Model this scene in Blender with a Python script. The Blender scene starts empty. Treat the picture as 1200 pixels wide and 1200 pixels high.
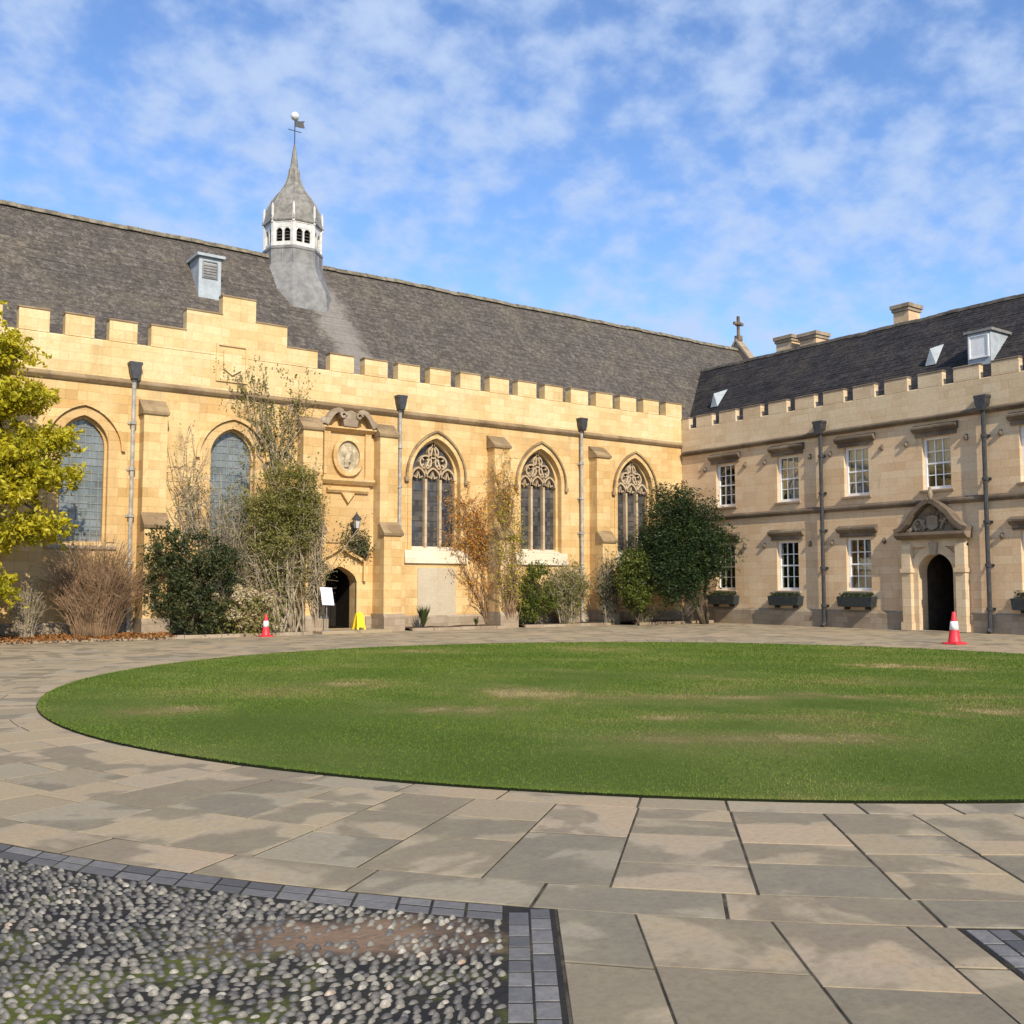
import bpy, bmesh, math, random
import numpy as np
from mathutils import Vector, noise

random.seed(7)
rng = np.random.default_rng(7)
R = math.radians
S = bpy.context.scene
COL = S.collection

# ------------------------------------------------------------------ camera
cam = bpy.data.cameras.new('camera')
co = bpy.data.objects.new('camera', cam)
COL.objects.link(co)
co.location = (-32.56, -32.27, 1.6)
co.rotation_euler = (R(90 + 4.18), 0, R(-35.6))
cam.sensor_width = 36
cam.lens = 35.3
cam.clip_start = 0.05
cam.clip_end = 4000
S.camera = co

# ------------------------------------------------------------------ light
SUN_EL = R(36)
hx, hy = -0.25, -0.968                         # horizontal direction towards the sun
to_sun = Vector((hx * math.cos(SUN_EL), hy * math.cos(SUN_EL), math.sin(SUN_EL)))
sl = bpy.data.lights.new('sun', 'SUN')
sl.energy = 3.5
sl.angle = R(0.6)
sl.color = (1.0, 0.89, 0.72)
so = bpy.data.objects.new('sun', sl)
so.rotation_euler = (-to_sun).to_track_quat('-Z', 'Y').to_euler()
so.location = (-20, -40, 40)
COL.objects.link(so)

W = bpy.data.worlds.new('World')
S.world = W
W.use_nodes = True
nt = W.node_tree
nt.nodes.clear()
wo = nt.nodes.new('ShaderNodeOutputWorld')
bg = nt.nodes.new('ShaderNodeBackground')
bg.inputs['Strength'].default_value = 0.15
sky = nt.nodes.new('ShaderNodeTexSky')
sky.sky_type = 'NISHITA'
sky.sun_disc = False
sky.sun_elevation = SUN_EL
sky.sun_rotation = math.atan2(hx, hy) % (2 * math.pi)
sky.air_density = 1.0
sky.dust_density = 0.3
sky.ozone_density = 1.6


def wn(t, **kw):
    n = nt.nodes.new(t)
    for k, v in kw.items():
        setattr(n, k, v)
    return n


tc = wn('ShaderNodeTexCoord')
sep = wn('ShaderNodeSeparateXYZ')
nt.links.new(tc.outputs['Generated'], sep.inputs[0])
zz = wn('ShaderNodeMath', operation='MAXIMUM')
nt.links.new(sep.outputs['Z'], zz.inputs[0])
zz.inputs[1].default_value = 0.0
za = wn('ShaderNodeMath', operation='ADD')
nt.links.new(zz.outputs[0], za.inputs[0])
za.inputs[1].default_value = 0.42
dx = wn('ShaderNodeMath', operation='DIVIDE')
dy = wn('ShaderNodeMath', operation='DIVIDE')
nt.links.new(sep.outputs['X'], dx.inputs[0]); nt.links.new(za.outputs[0], dx.inputs[1])
nt.links.new(sep.outputs['Y'], dy.inputs[0]); nt.links.new(za.outputs[0], dy.inputs[1])
cmb = wn('ShaderNodeCombineXYZ')
nt.links.new(dx.outputs[0], cmb.inputs[0]); nt.links.new(dy.outputs[0], cmb.inputs[1])
n1 = wn('ShaderNodeTexNoise')
n1.inputs['Scale'].default_value = 15.0
n1.inputs['Detail'].default_value = 7
n1.inputs['Roughness'].default_value = 0.55
n1.inputs['Distortion'].default_value = 0.0
n2 = wn('ShaderNodeTexNoise')
n2.inputs['Scale'].default_value = 3.2
n2.inputs['Detail'].default_value = 3
nt.links.new(cmb.outputs[0], n1.inputs['Vector']); nt.links.new(cmb.outputs[0], n2.inputs['Vector'])
mx = wn('ShaderNodeMath', operation='MULTIPLY_ADD')
nt.links.new(n2.outputs['Fac'], mx.inputs[0])
mx.inputs[1].default_value = 0.6
nt.links.new(n1.outputs['Fac'], mx.inputs[2])
rmp = wn('ShaderNodeMapRange', interpolation_type='SMOOTHSTEP')
rmp.inputs['From Min'].default_value = 0.60
rmp.inputs['From Max'].default_value = 1.03
rmp.inputs['To Max'].default_value = 0.9
nt.links.new(mx.outputs[0], rmp.inputs['Value'])
tint = wn('ShaderNodeMix', data_type='RGBA', blend_type='MULTIPLY')
tint.inputs[0].default_value = 1.0
nt.links.new(sky.outputs[0], tint.inputs[6])
tint.inputs[7].default_value = (0.64, 0.77, 0.96, 1)
cl = wn('ShaderNodeMix', data_type='RGBA', blend_type='MIX')
nt.links.new(rmp.outputs[0], cl.inputs[0])
nt.links.new(tint.outputs[2], cl.inputs[6])
cl.inputs[7].default_value = (2.35, 2.95, 4.1, 1)
nt.links.new(cl.outputs[2], bg.inputs['Color'])
nt.links.new(bg.outputs[0], wo.inputs[0])

S.view_settings.view_transform = 'Standard'
S.view_settings.look = 'None'
S.view_settings.gamma = 1.0
S.view_settings.use_curve_mapping = False
S.view_settings.exposure = 0.62
S.cycles.max_bounces = 6
S.cycles.transparent_max_bounces = 12
S.cycles.use_denoising = True


# ------------------------------------------------------------------ helpers
def tag(o, label=None, cat=None, group=None, kind=None):
    if label: o['label'] = label
    if cat: o['category'] = cat
    if group: o['group'] = group
    if kind: o['kind'] = kind
    return o


def root(name, loc, label, cat, group=None):
    o = bpy.data.objects.new(name, None)
    COL.objects.link(o)
    o.location = loc
    o.empty_display_size = 0.2
    return tag(o, label, cat, group)


def PL(u, d, w): return (u, -d, w)      # plane of the chapel front, d outward
def PR(u, d, w): return (-d, u, w)      # plane of the residential front


def origin_of(o):
    p = Vector((0, 0, 0))
    while o is not None:
        p += Vector(o.location); o = o.parent
    return p


class MB:
    def __init__(s):
        s.v = []; s.f = []; s.m = []; s.tone = []; s.cur = 0; s.t = 0.5

    def vert(s, p):
        s.v.append(tuple(p)); return len(s.v) - 1

    def face(s, idx):
        s.f.append(tuple(idx)); s.m.append(s.cur); s.tone.append(s.t)

    def quad(s, a, b, c, d):
        s.face([s.vert(a), s.vert(b), s.vert(c), s.vert(d)])

    def box(s, x0, x1, y0, y1, z0, z1):
        i = [s.vert((x, y, z)) for z in (z0, z1) for x, y in ((x0, y0), (x1, y0), (x1, y1), (x0, y1))]
        for f in ((0, 3, 2, 1), (4, 5, 6, 7), (0, 1, 5, 4), (1, 2, 6, 5), (2, 3, 7, 6), (3, 0, 4, 7)):
            s.face([i[k] for k in f])

    def pbox(s, P, u0, u1, d0, d1, w0, w1):
        a = P(u0, d0, w0); b = P(u1, d1, w1)
        s.box(min(a[0], b[0]), max(a[0], b[0]), min(a[1], b[1]), max(a[1], b[1]), min(a[2], b[2]), max(a[2], b[2]))

    def prism(s, P, pts, d0, d1):
        n = len(pts)
        a = [s.vert(P(u, d0, w)) for u, w in pts]
        b = [s.vert(P(u, d1, w)) for u, w in pts]
        s.face(a[::-1]); s.face(b)
        for i in range(n):
            j = (i + 1) % n
            s.face([a[i], a[j], b[j], b[i]])

    def profile(s, P, prof, u0, u1):
        """prof = list of (d, w), swept along u"""
        n = len(prof)
        a = [s.vert(P(u0, d, w)) for d, w in prof]
        b = [s.vert(P(u1, d, w)) for d, w in prof]
        s.face(a[::-1]); s.face(b)
        for i in range(n):
            j = (i + 1) % n
            s.face([a[i], a[j], b[j], b[i]])

    def ring(s, P, outer, inner, d0, d1, closed=False):
        n = len(outer)
        o0 = [s.vert(P(u, d0, w)) for u, w in outer]; o1 = [s.vert(P(u, d1, w)) for u, w in outer]
        i0 = [s.vert(P(u, d0, w)) for u, w in inner]; i1 = [s.vert(P(u, d1, w)) for u, w in inner]
        for k in range(n if closed else n - 1):
            j = (k + 1) % n
            s.face([o1[k], o1[j], i1[j], i1[k]]); s.face([o0[k], i0[k], i0[j], o0[j]])
            s.face([o0[k], o0[j], o1[j], o1[k]]); s.face([i0[k], i1[k], i1[j], i0[j]])
        if not closed:
            s.face([o0[0], o1[0], i1[0], i0[0]]); s.face([o0[-1], i0[-1], i1[-1], o1[-1]])

    def bar(s, P, line, w, d0, d1, closed=False):
        n = len(line); A = []; B = []
        for i in range(n):
            p = Vector(line[i])
            if closed:
                t = Vector(line[(i + 1) % n]) - Vector(line[i - 1])
            else:
                t = Vector(line[min(i + 1, n - 1)]) - Vector(line[max(i - 1, 0)])
            t.normalize(); nn = Vector((-t.y, t.x)) * (w / 2)
            A.append(tuple(p + nn)); B.append(tuple(p - nn))
        s.ring(P, A, B, d0, d1, closed)

    def tube(s, pts, rad, n=6, cap=True):
        rings = []
        for i, p in enumerate(pts):
            p = Vector(p)
            t = Vector(pts[min(i + 1, len(pts) - 1)]) - Vector(pts[max(i - 1, 0)])
            if t.length < 1e-9: t = Vector((0, 0, 1))
            t.normalize()
            a = t.orthogonal().normalized() if abs(t.z) < .999 else Vector((1, 0, 0))
            if abs(t.z) < .999:
                a = t.cross(Vector((0, 0, 1))).normalized()
            b = t.cross(a)
            r = rad[i] if isinstance(rad, (list, tuple)) else rad
            rings.append([s.vert(p + (a * math.cos(2 * math.pi * k / n) + b * math.sin(2 * math.pi * k / n)) * r) for k in range(n)])
        for i in range(len(rings) - 1):
            for k in range(n):
                s.face([rings[i][k], rings[i][(k + 1) % n], rings[i + 1][(k + 1) % n], rings[i + 1][k]])
        if cap and n > 3:
            s.face(rings[0][::-1]); s.face(rings[-1])

    def lathe(s, c, prof, n=16, phase=0.0):
        rings = []
        for r, z in prof:
            rings.append([s.vert((c[0] + r * math.cos(phase + 2 * math.pi * k / n), c[1] + r * math.sin(phase + 2 * math.pi * k / n), c[2] + z)) for k in range(n)])
        for i in range(len(rings) - 1):
            for k in range(n):
                s.face([rings[i][k], rings[i][(k + 1) % n], rings[i + 1][(k + 1) % n], rings[i + 1][k]])
        s.face(rings[0][::-1]); s.face(rings[-1])

    def build(s, name, mats, parent=None, smooth=False, recalc=True, bevel=0):
        me = bpy.data.meshes.new(name)
        o = bpy.data.objects.new(name, me)
        COL.objects.link(o)
        off = Vector((0, 0, 0))
        if parent is not None:
            off = origin_of(parent); o.parent = parent
        me.from_pydata([(x - off.x, y - off.y, z - off.z) for x, y, z in s.v], [], s.f)
        if not isinstance(mats, (list, tuple)): mats = [mats]
        for m in mats: me.materials.append(m)
        me.polygons.foreach_set('material_index', s.m)
        at = me.attributes.new('tone', 'FLOAT', 'FACE')
        at.data.foreach_set('value', s.tone)
        if recalc:
            b = bmesh.new(); b.from_mesh(me)
            bmesh.ops.recalc_face_normals(b, faces=b.faces)
            b.to_mesh(me); b.free()
        if smooth:
            me.polygons.foreach_set('use_smooth', [True] * len(me.polygons))
        if bevel:
            md = o.modifiers.new('edge_wear', 'BEVEL')
            md.width = bevel; md.segments = 1; md.limit_method = 'ANGLE'
        return o


def np_mesh(name, V, F, mat, parent=None, tone=None, smooth=False):
    """V (n,3), F (m,k) arrays -> one object"""
    me = bpy.data.meshes.new(name)
    o = bpy.data.objects.new(name, me)
    COL.objects.link(o)
    if parent is not None:
        o.parent = parent
        V = V - np.array(origin_of(parent))
    k = F.shape[1]
    me.vertices.add(len(V)); me.vertices.foreach_set('co', V.astype(np.float32).ravel())
    me.loops.add(F.size); me.loops.foreach_set('vertex_index', F.astype(np.int32).ravel())
    me.polygons.add(len(F)); me.polygons.foreach_set('loop_start', np.arange(0, F.size, k, dtype=np.int32))
    me.update(calc_edges=True)
    me.materials.append(mat)
    if tone is not None:
        at = me.attributes.new('tone', 'FLOAT', 'FACE')
        at.data.foreach_set('value', tone.astype(np.float32))
    if smooth:
        me.polygons.foreach_set('use_smooth', np.ones(len(F), dtype=bool))
    return o


# ------------------------------------------------------------------ materials
class NT:
    def __init__(s, name):
        s.mat = bpy.data.materials.new(name)
        s.mat.use_nodes = True
        s.t = s.mat.node_tree
        s.b = s.t.nodes['Principled BSDF']
        s.out = s.t.nodes['Material Output']

    def n(s, typ, ins=None, **kw):
        n = s.t.nodes.new(typ)
        for k, v in kw.items(): setattr(n, k, v)
        for k, v in (ins or {}).items():
            if hasattr(v, 'is_output') and v.is_output: s.t.links.new(v, n.inputs[k])
            else: n.inputs[k].default_value = v
        return n

    def link(s, a, b): s.t.links.new(a, b)

    def pos(s): return s.n('ShaderNodeNewGeometry').outputs['Position']

    def noise(s, vec, scale, detail=4, rough=.55, dist=0.0):
        return s.n('ShaderNodeTexNoise', {'Vector': vec, 'Scale': scale, 'Detail': detail, 'Roughness': rough, 'Distortion': dist}).outputs['Fac']

    def ramp(s, fac, stops):
        n = s.n('ShaderNodeValToRGB', {0: fac})
        e = n.color_ramp.elements
        while len(e) < len(stops): e.new(.5)
        for i, (p, c) in enumerate(stops):
            e[i].position = p; e[i].color = (*c, 1)
        return n.outputs[0]

    def mix(s, fac, a, b, mode='MIX'):
        n = s.n('ShaderNodeMix', data_type='RGBA', blend_type=mode)
        for i, v in ((0, fac), (6, a), (7, b)):
            if hasattr(v, 'is_output') and v.is_output: s.t.links.new(v, n.inputs[i])
            else: n.inputs[i].default_value = v if not isinstance(v, tuple) else (*v[:3], 1)
        return n.outputs[2]

    def rng(s, v, a, b, c=0.0, d=1.0):
        return s.n('ShaderNodeMapRange', {'Value': v, 'From Min': a, 'From Max': b, 'To Min': c, 'To Max': d}, interpolation_type='SMOOTHSTEP').outputs[0]

    def math(s, op, a, b=0.0):
        return s.n('ShaderNodeMath', {0: a, 1: b}, operation=op).outputs[0]

    def tone(s): return s.n('ShaderNodeAttribute', attribute_name='tone').outputs['Fac']

    def bump(s, h, strength=.4, dist=.01):
        n = s.n('ShaderNodeBump', {'Height': h, 'Strength': strength, 'Distance': dist})
        s.link(n.outputs[0], s.b.inputs['Normal'])

    def done(s, color, rough=.8, spec=.3, metal=0.0):
        for k, v in (('Base Color', color), ('Roughness', rough), ('Specular IOR Level', spec), ('Metallic', metal)):
            if hasattr(v, 'is_output') and v.is_output: s.link(v, s.b.inputs[k])
            else: s.b.inputs[k].default_value = (*v, 1) if isinstance(v, tuple) else v
        return s.mat


def wallvec(m, slope=False):
    p = m.pos()
    sp = m.n('ShaderNodeSeparateXYZ', {0: p})
    a = m.math('ADD', sp.outputs[0], sp.outputs[1])
    return p, sp, m.n('ShaderNodeCombineXYZ', {0: a, 1: sp.outputs[2]}).outputs[0]


def ashlar(name, c1, c2, pale, dark, stain=(.20, .145, .085), bw=.62, bh=.29, stain_amt=.5):
    m = NT(name)
    p, sp, v = wallvec(m)
    # slightly wobbly courses
    wob = m.n('ShaderNodeTexNoise', {'Vector': p, 'Scale': 1.3, 'Detail': 1})
    vv = m.n('ShaderNodeVectorMath', {0: wob.outputs['Color'], 1: (.05, .04, 0)}, operation='MULTIPLY').outputs[0]
    v2 = m.n('ShaderNodeVectorMath', {0: v, 1: vv}, operation='ADD').outputs[0]
    br = m.n('ShaderNodeTexBrick', {'Vector': v2, 'Color1': (*c1, 1), 'Color2': (*c2, 1), 'Mortar': (*[x * .80 for x in c2], 1), 'Scale': 1.0,
                                    'Mortar Size': .005, 'Mortar Smooth': .6, 'Bias': -.1, 'Brick Width': bw, 'Row Height': bh}, offset=.43)
    s2 = m.n('ShaderNodeSeparateXYZ', {0: v2})
    row = m.math('FLOOR', m.math('DIVIDE', s2.outputs[1], bh))
    odd = m.math('MODULO', m.math('ABSOLUTE', row), 2.0)
    colm = m.math('FLOOR', m.math('ADD', m.math('DIVIDE', s2.outputs[0], bw), m.math('MULTIPLY', odd, .43)))
    bid = m.n('ShaderNodeTexWhiteNoise', {'Vector': m.n('ShaderNodeCombineXYZ', {0: colm, 1: row}).outputs[0]}, noise_dimensions='2D').outputs['Value']
    blk = m.ramp(bid, [(0, tuple(x * .74 for x in dark)), (.18, dark), (.42, c2), (.66, c1), (.86, pale), (1, tuple(min(.8, x * 1.06) for x in pale))])
    brick = m.mix(.42, br.outputs['Color'], blk)
    brick = m.mix(br.outputs['Fac'], brick, tuple(x * .66 for x in c2))
    big = m.noise(p, .55, 5, .62)
    col = m.mix(m.rng(big, .45, .68, 0, .6), brick, pale)
    mid = m.noise(p, 1.9, 6, .7, .5)
    col = m.mix(m.rng(mid, .52, .74, 0, .6), col, dark)
    fine = m.noise(p, 14, 5, .7)
    col = m.mix(m.rng(fine, .3, .7, .28, 0), col, m.mix(1.0, col, (.55, .5, .42), 'MULTIPLY'))
    # soot and water staining with a shape of its own
    st = m.n('ShaderNodeMapping', {'Vector': p, 'Scale': (1.6, 1.6, .35)})
    streak = m.noise(st.outputs[0], 1.2, 6, .68, .3)
    col = m.mix(m.rng(streak, .58, .78, 0, stain_amt), col, stain)
    gw = m.noise(m.n('ShaderNodeMapping', {'Vector': p, 'Location': (31, 7, 3), 'Scale': (.8, .8, .55)}).outputs[0], .9, 6, .7)
    col = m.mix(m.rng(gw, .52, .74, 0, stain_amt * .6), col, (.36, .285, .20))
    h = m.math('ADD', m.math('MULTIPLY', br.outputs['Fac'], -.6), m.math('MULTIPLY', fine, .7))
    m.bump(h, .55, .012)
    return m.done(col, .88, .2)


MAT = {}
MAT['gold_stone'] = ashlar('gold_stone', (.69, .475, .215), (.57, .365, .15), (.76, .57, .30), (.56, .335, .12), stain_amt=.75)
MAT['parapet_stone'] = ashlar('parapet_stone', (.74, .555, .29), (.67, .48, .23), (.79, .63, .375), (.62, .42, .18), stain_amt=.32)
MAT['tan_stone'] = ashlar('tan_stone', (.70, .51, .315), (.63, .44, .26), (.72, .575, .39), (.63, .42, .24), stain_amt=.5, bw=.7)
MAT['tan_parapet'] = ashlar('tan_parapet', (.66, .52, .34), (.61, .465, .29), (.70, .575, .40), (.60, .44, .265), stain_amt=.15)
MAT['orange_stone'] = ashlar('orange_stone', (.62, .42, .19), (.57, .37, .16), (.66, .47, .24), (.53, .33, .13), stain_amt=.25)
MAT['grey_stone'] = ashlar('grey_stone', (.36, .28, .19), (.30, .23, .16), (.42, .35, .26), (.24, .18, .12), stain=(.08, .065, .05), stain_amt=.75, bw=.5, bh=.22)
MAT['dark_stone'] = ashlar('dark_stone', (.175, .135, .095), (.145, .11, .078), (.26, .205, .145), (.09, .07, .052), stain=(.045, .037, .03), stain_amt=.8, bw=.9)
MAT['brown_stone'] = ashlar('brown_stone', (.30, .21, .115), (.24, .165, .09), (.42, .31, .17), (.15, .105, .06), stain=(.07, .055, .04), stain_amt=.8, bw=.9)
MAT['pale_stone'] = ashlar('pale_stone', (.74, .66, .50), (.70, .61, .45), (.76, .69, .55), (.62, .52, .36), stain_amt=.12, bw=1.4)
MAT['render'] = ashlar('render', (.50, .42, .30), (.50, .42, .30), (.56, .49, .37), (.45, .36, .24), stain_amt=.2, bw=9, bh=9)
MAT['tracery'] = ashlar('tracery', (.52, .40, .26), (.47, .355, .22), (.60, .49, .34), (.38, .27, .16), stain=(.1, .08, .06), stain_amt=.6, bw=3)


def slate(name, c1, c2, lich, patch=False):
    m = NT(name)
    p, sp, v = wallvec(m)
    br = m.n('ShaderNodeTexBrick', {'Vector': v, 'Color1': (*c1, 1), 'Color2': (*c2, 1), 'Mortar': (*[x * .5 for x in c2], 1), 'Scale': 1.0,
                                    'Mortar Size': .008, 'Bias': 0.0, 'Brick Width': .30, 'Row Height': .20}, offset=.5)
    a = m.noise(p, .7, 6, .7)
    col = m.mix(m.rng(a, .45, .72, 0, .8), br.outputs['Color'], lich)
    b = m.noise(p, 5.5, 4, .75)
    col = m.mix(m.rng(m.noise(p, 2.2, 5, .75), .56, .7, 0, .5), col, tuple(x * 1.5 for x in c1))
    col = m.mix(m.rng(b, .35, .68, .7, 0), col, tuple(x * .45 for x in c2))
    c = m.noise(p, 11, 3, .8)
    col = m.mix(m.rng(c, .57, .72, 0, .5), col, tuple(min(1, x * 1.9) for x in lich))
    if patch:
        # newer paler slates running down the slope below the turret
        z = sp.outputs[2]
        cx = m.math('ADD', m.math('MULTIPLY', z, -.12), -14.35)
        d = m.math('ABSOLUTE', m.math('SUBTRACT', sp.outputs[0], cx))
        d = m.math('ADD', d, m.math('MULTIPLY', m.math('SUBTRACT', m.noise(p, 1.6, 4), .5), 1.4))
        k = m.math('MULTIPLY', m.rng(d, .25, 1.1, .5, 0), m.rng(z, 13.0, 13.8, 1, .2))
        col = m.mix(k, col, (.33, .30, .265))
    m.bump(m.math('ADD', m.math('MULTIPLY', br.outputs['Fac'], -.5), b), .6, .02)
    return m.done(col, .85, .25)


MAT['stone_slate'] = slate('stone_slate', (.165, .14, .118), (.092, .079, .068), (.185, .155, .11), True)
MAT['dark_slate'] = slate('dark_slate', (.058, .051, .050), (.022, .020, .022), (.085, .070, .052))


def plain(name, col, rough=.6, spec=.4, metal=0.0, var=.25, scale=6, bump=.15):
    m = NT(name)
    p = m.pos()
    f = m.noise(p, scale, 5, .65)
    c = m.mix(m.rng(f, .3, .7), tuple(x * (1 - var) for x in col), tuple(min(1, x * (1 + var)) for x in col))
    if bump: m.bump(m.noise(p, scale * 5, 4, .7), bump, .01)
    return m.done(c, rough, spec, metal)


MAT['lead'] = plain('lead', (.215, .208, .196), .55, .4, 0, .25, 3)
MAT['pale_lead'] = plain('pale_lead', (.38, .42, .44), .5, .4, 0, .15, 3)
MAT['spire_lead'] = plain('spire_lead', (.22, .205, .175), .6, .4, 0, .35, 4)
MAT['white_paint'] = plain('white_paint', (.80, .79, .76), .5, .4, 0, .06, 5)
MAT['old_white'] = plain('old_white', (.60, .585, .54), .6, .3, 0, .18, 4)
MAT['iron'] = plain('iron', (.055, .055, .058), .5, .5, .3, .3, 8)
MAT['grey_iron'] = plain('grey_iron', (.36, .335, .285), .55, .45, 0, .3, 6)
MAT['gilt'] = plain('gilt', (.85, .86, .82), .25, .6, .3, .05, 9, 0)
MAT['interior_shade'] = plain('interior_shade', (.012, .010, .009), .9, .1, 0, .2, 3, 0)  # near-black colour stands in for the shade of unlit rooms
MAT['shaded_oak'] = plain('shaded_oak', (.018, .014, .011), .7, .2, 0, .3, 5)  # timber taken down to near-black, doorway shade painted into the colour
MAT['planter'] = plain('planter', (.03, .034, .034), .7, .3, 0, .3, 9)
MAT['cone_red'] = plain('cone_red', (.72, .035, .05), .45, .4, 0, .08, 9, 0)
MAT['cone_white'] = plain('cone_white', (.82, .82, .82), .45, .4, 0, .05, 9, 0)
MAT['sign_yellow'] = plain('sign_yellow', (.78, .56, .02), .45, .4, 0, .08, 9, 0)
MAT['sign_white'] = plain('sign_white', (.80, .81, .84), .4, .4, 0, .03, 9, 0)
MAT['bark'] = plain('bark', (.10, .075, .05), .9, .2, 0, .4, 9, .6)
MAT['brown_twig'] = plain('brown_twig', (.24, .155, .09), .9, .15, 0, .35, 3, 0)
MAT['grey_twig'] = plain('grey_twig', (.33, .27, .19), .9, .15, 0, .35, 3, 0)
MAT['soil'] = plain('soil', (.075, .052, .034), .95, .1, 0, .45, 7, .8)
MAT['blind'] = plain('blind', (.62, .63, .62), .8, .2, 0, .08, 2, 0)
MAT['clock_face'] = plain('clock_face', (.46, .38, .25), .8, .2, 0, .35, 5)


def glass_opaque(name, cols, rough=.12, cell=(.19, .2)):
    m = NT(name)
    p, sp, v = wallvec(m)
    vs = m.n('ShaderNodeMapping', {'Vector': v, 'Scale': (1 / cell[0], 1 / cell[1], 1)}).outputs[0]
    fl = m.n('ShaderNodeVectorMath', {0: vs}, operation='FLOOR').outputs[0]
    wnz = m.n('ShaderNodeTexWhiteNoise', {'Vector': fl}, noise_dimensions='2D').outputs['Value']
    f = m.math('ADD', m.math('MULTIPLY', wnz, .35), m.math('MULTIPLY', m.noise(p, 1.1, 4, .6), .65))
    c = m.ramp(f, [(.25, cols[0]), (.5, cols[1]), (.75, cols[2])])
    # each quarry sits at its own slight angle
    wc = m.n('ShaderNodeTexWhiteNoise', {'Vector': fl}, noise_dimensions='2D').outputs['Color']
    dv = m.n('ShaderNodeVectorMath', {0: wc, 1: (-.5, -.5, -.5)}, operation='ADD').outputs[0]
    dv = m.n('ShaderNodeVectorMath', {0: dv, 'Scale': .2}, operation='SCALE').outputs[0]
    nn = m.n('ShaderNodeVectorMath', {0: m.n('ShaderNodeNewGeometry').outputs['Normal'], 1: dv}, operation='ADD').outputs[0]
    nn = m.n('ShaderNodeVectorMath', {0: nn}, operation='NORMALIZE').outputs[0]
    m.link(nn, m.b.inputs['Normal'])
    return m.done(c, rough, .7)


MAT['leaded_glass'] = glass_opaque('leaded_glass', [(.10, .118, .112), (.155, .175, .168), (.22, .245, .24)], .16, (.2, .22))  # grey sky reflection painted into the pane colour
MAT['stained_glass'] = glass_opaque('stained_glass', [(.030, .030, .031), (.065, .063, .062), (.13, .12, .11)], .14, (.16, .2))

m = NT('window_glass')
fr = m.n('ShaderNodeFresnel', {'IOR': 1.5}).outputs[0]
gl = m.n('ShaderNodeBsdfGlossy', {'Color': (1, 1, 1, 1), 'Roughness': .03})
tr = m.n('ShaderNodeBsdfTransparent', {'Color': (.8, .85, .85, 1)})
ms = m.n('ShaderNodeMixShader', {0: m.math('ADD', fr, .05), 1: tr.outputs[0], 2: gl.outputs[0]})
m.link(ms.outputs[0], m.out.inputs[0])
MAT['window_glass'] = m.mat


def leafmat(name, stops, trans=.35, rough=.5, spec=.35):
    m = NT(name)
    t = m.tone()
    c = m.ramp(t, [(i / (len(stops) - 1), s) for i, s in enumerate(stops)])
    m.done(c, rough, spec)
    tl = m.n('ShaderNodeBsdfTranslucent', {'Color': m.mix(1.0, c, (1.3, 1.25, .6), 'MULTIPLY')})
    ms = m.n('ShaderNodeMixShader', {0: trans, 1: m.b.outputs[0], 2: tl.outputs[0]})
    m.link(ms.outputs[0], m.out.inputs[0])
    return m.mat


MAT['leaf_yellow'] = leafmat('leaf_yellow', [(.10, .11, .012), (.26, .26, .018), (.44, .39, .02), (.58, .50, .03)])
MAT['leaf_dark'] = leafmat('leaf_dark', [(.012, .024, .008), (.025, .048, .014), (.05, .08, .02), (.10, .12, .03)], .25)
MAT['leaf_shrub'] = leafmat('leaf_shrub', [(.018, .03, .01), (.04, .06, .02), (.08, .09, .03), (.14, .13, .05)], .25)
MAT['leaf_olive'] = leafmat('leaf_olive', [(.07, .08, .02), (.14, .15, .03), (.23, .22, .055), (.31, .27, .10)])
MAT['leaf_grey'] = leafmat('leaf_grey', [(.08, .085, .05), (.14, .14, .085), (.21, .20, .13), (.30, .27, .18)])
MAT['leaf_rust'] = leafmat('leaf_rust', [(.32, .11, .015), (.52, .22, .025), (.60, .33, .04), (.40, .38, .05)])
MAT['leaf_mid'] = leafmat('leaf_mid', [(.04, .06, .012), (.09, .12, .02), (.16, .18, .03), (.24, .24, .05)])
MAT['litter'] = leafmat('litter', [(.10, .045, .015), (.22, .09, .025), (.30, .13, .04), (.34, .2, .07)], .1, .8, .2)
MAT['hydrangea'] = leafmat('hydrangea', [(.30, .22, .12), (.45, .36, .22), (.55, .46, .30), (.6, .53, .37)], .25, .8, .1)
MAT['blade'] = leafmat('blade', [(.110, .170, .022), (.130, .198, .026), (.175, .222, .040), (.28, .255, .085), (.42, .35, .16)], .3, .6, .25)

# ------------------------------------------------------------------ ground
mg = MB()
mg.quad((-600, -600, -.16), (600, -600, -.16), (600, 600, -.16), (-600, 600, -.16))
tag(mg.build('ground', plain('earth', (.12, .09, .06), .95, .1, 0, .4, .5, .3)), kind='structure')

LC = Vector((-19.7, -19.54)); LR = 10.3
FW = Vector((.5821, .8131)); RT = Vector((.8131, -.5821)); CP = Vector((-32.56, -32.27))


def cam2w(X, D):
    q = CP + RT * X + FW * D
    return q.x, q.y


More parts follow.
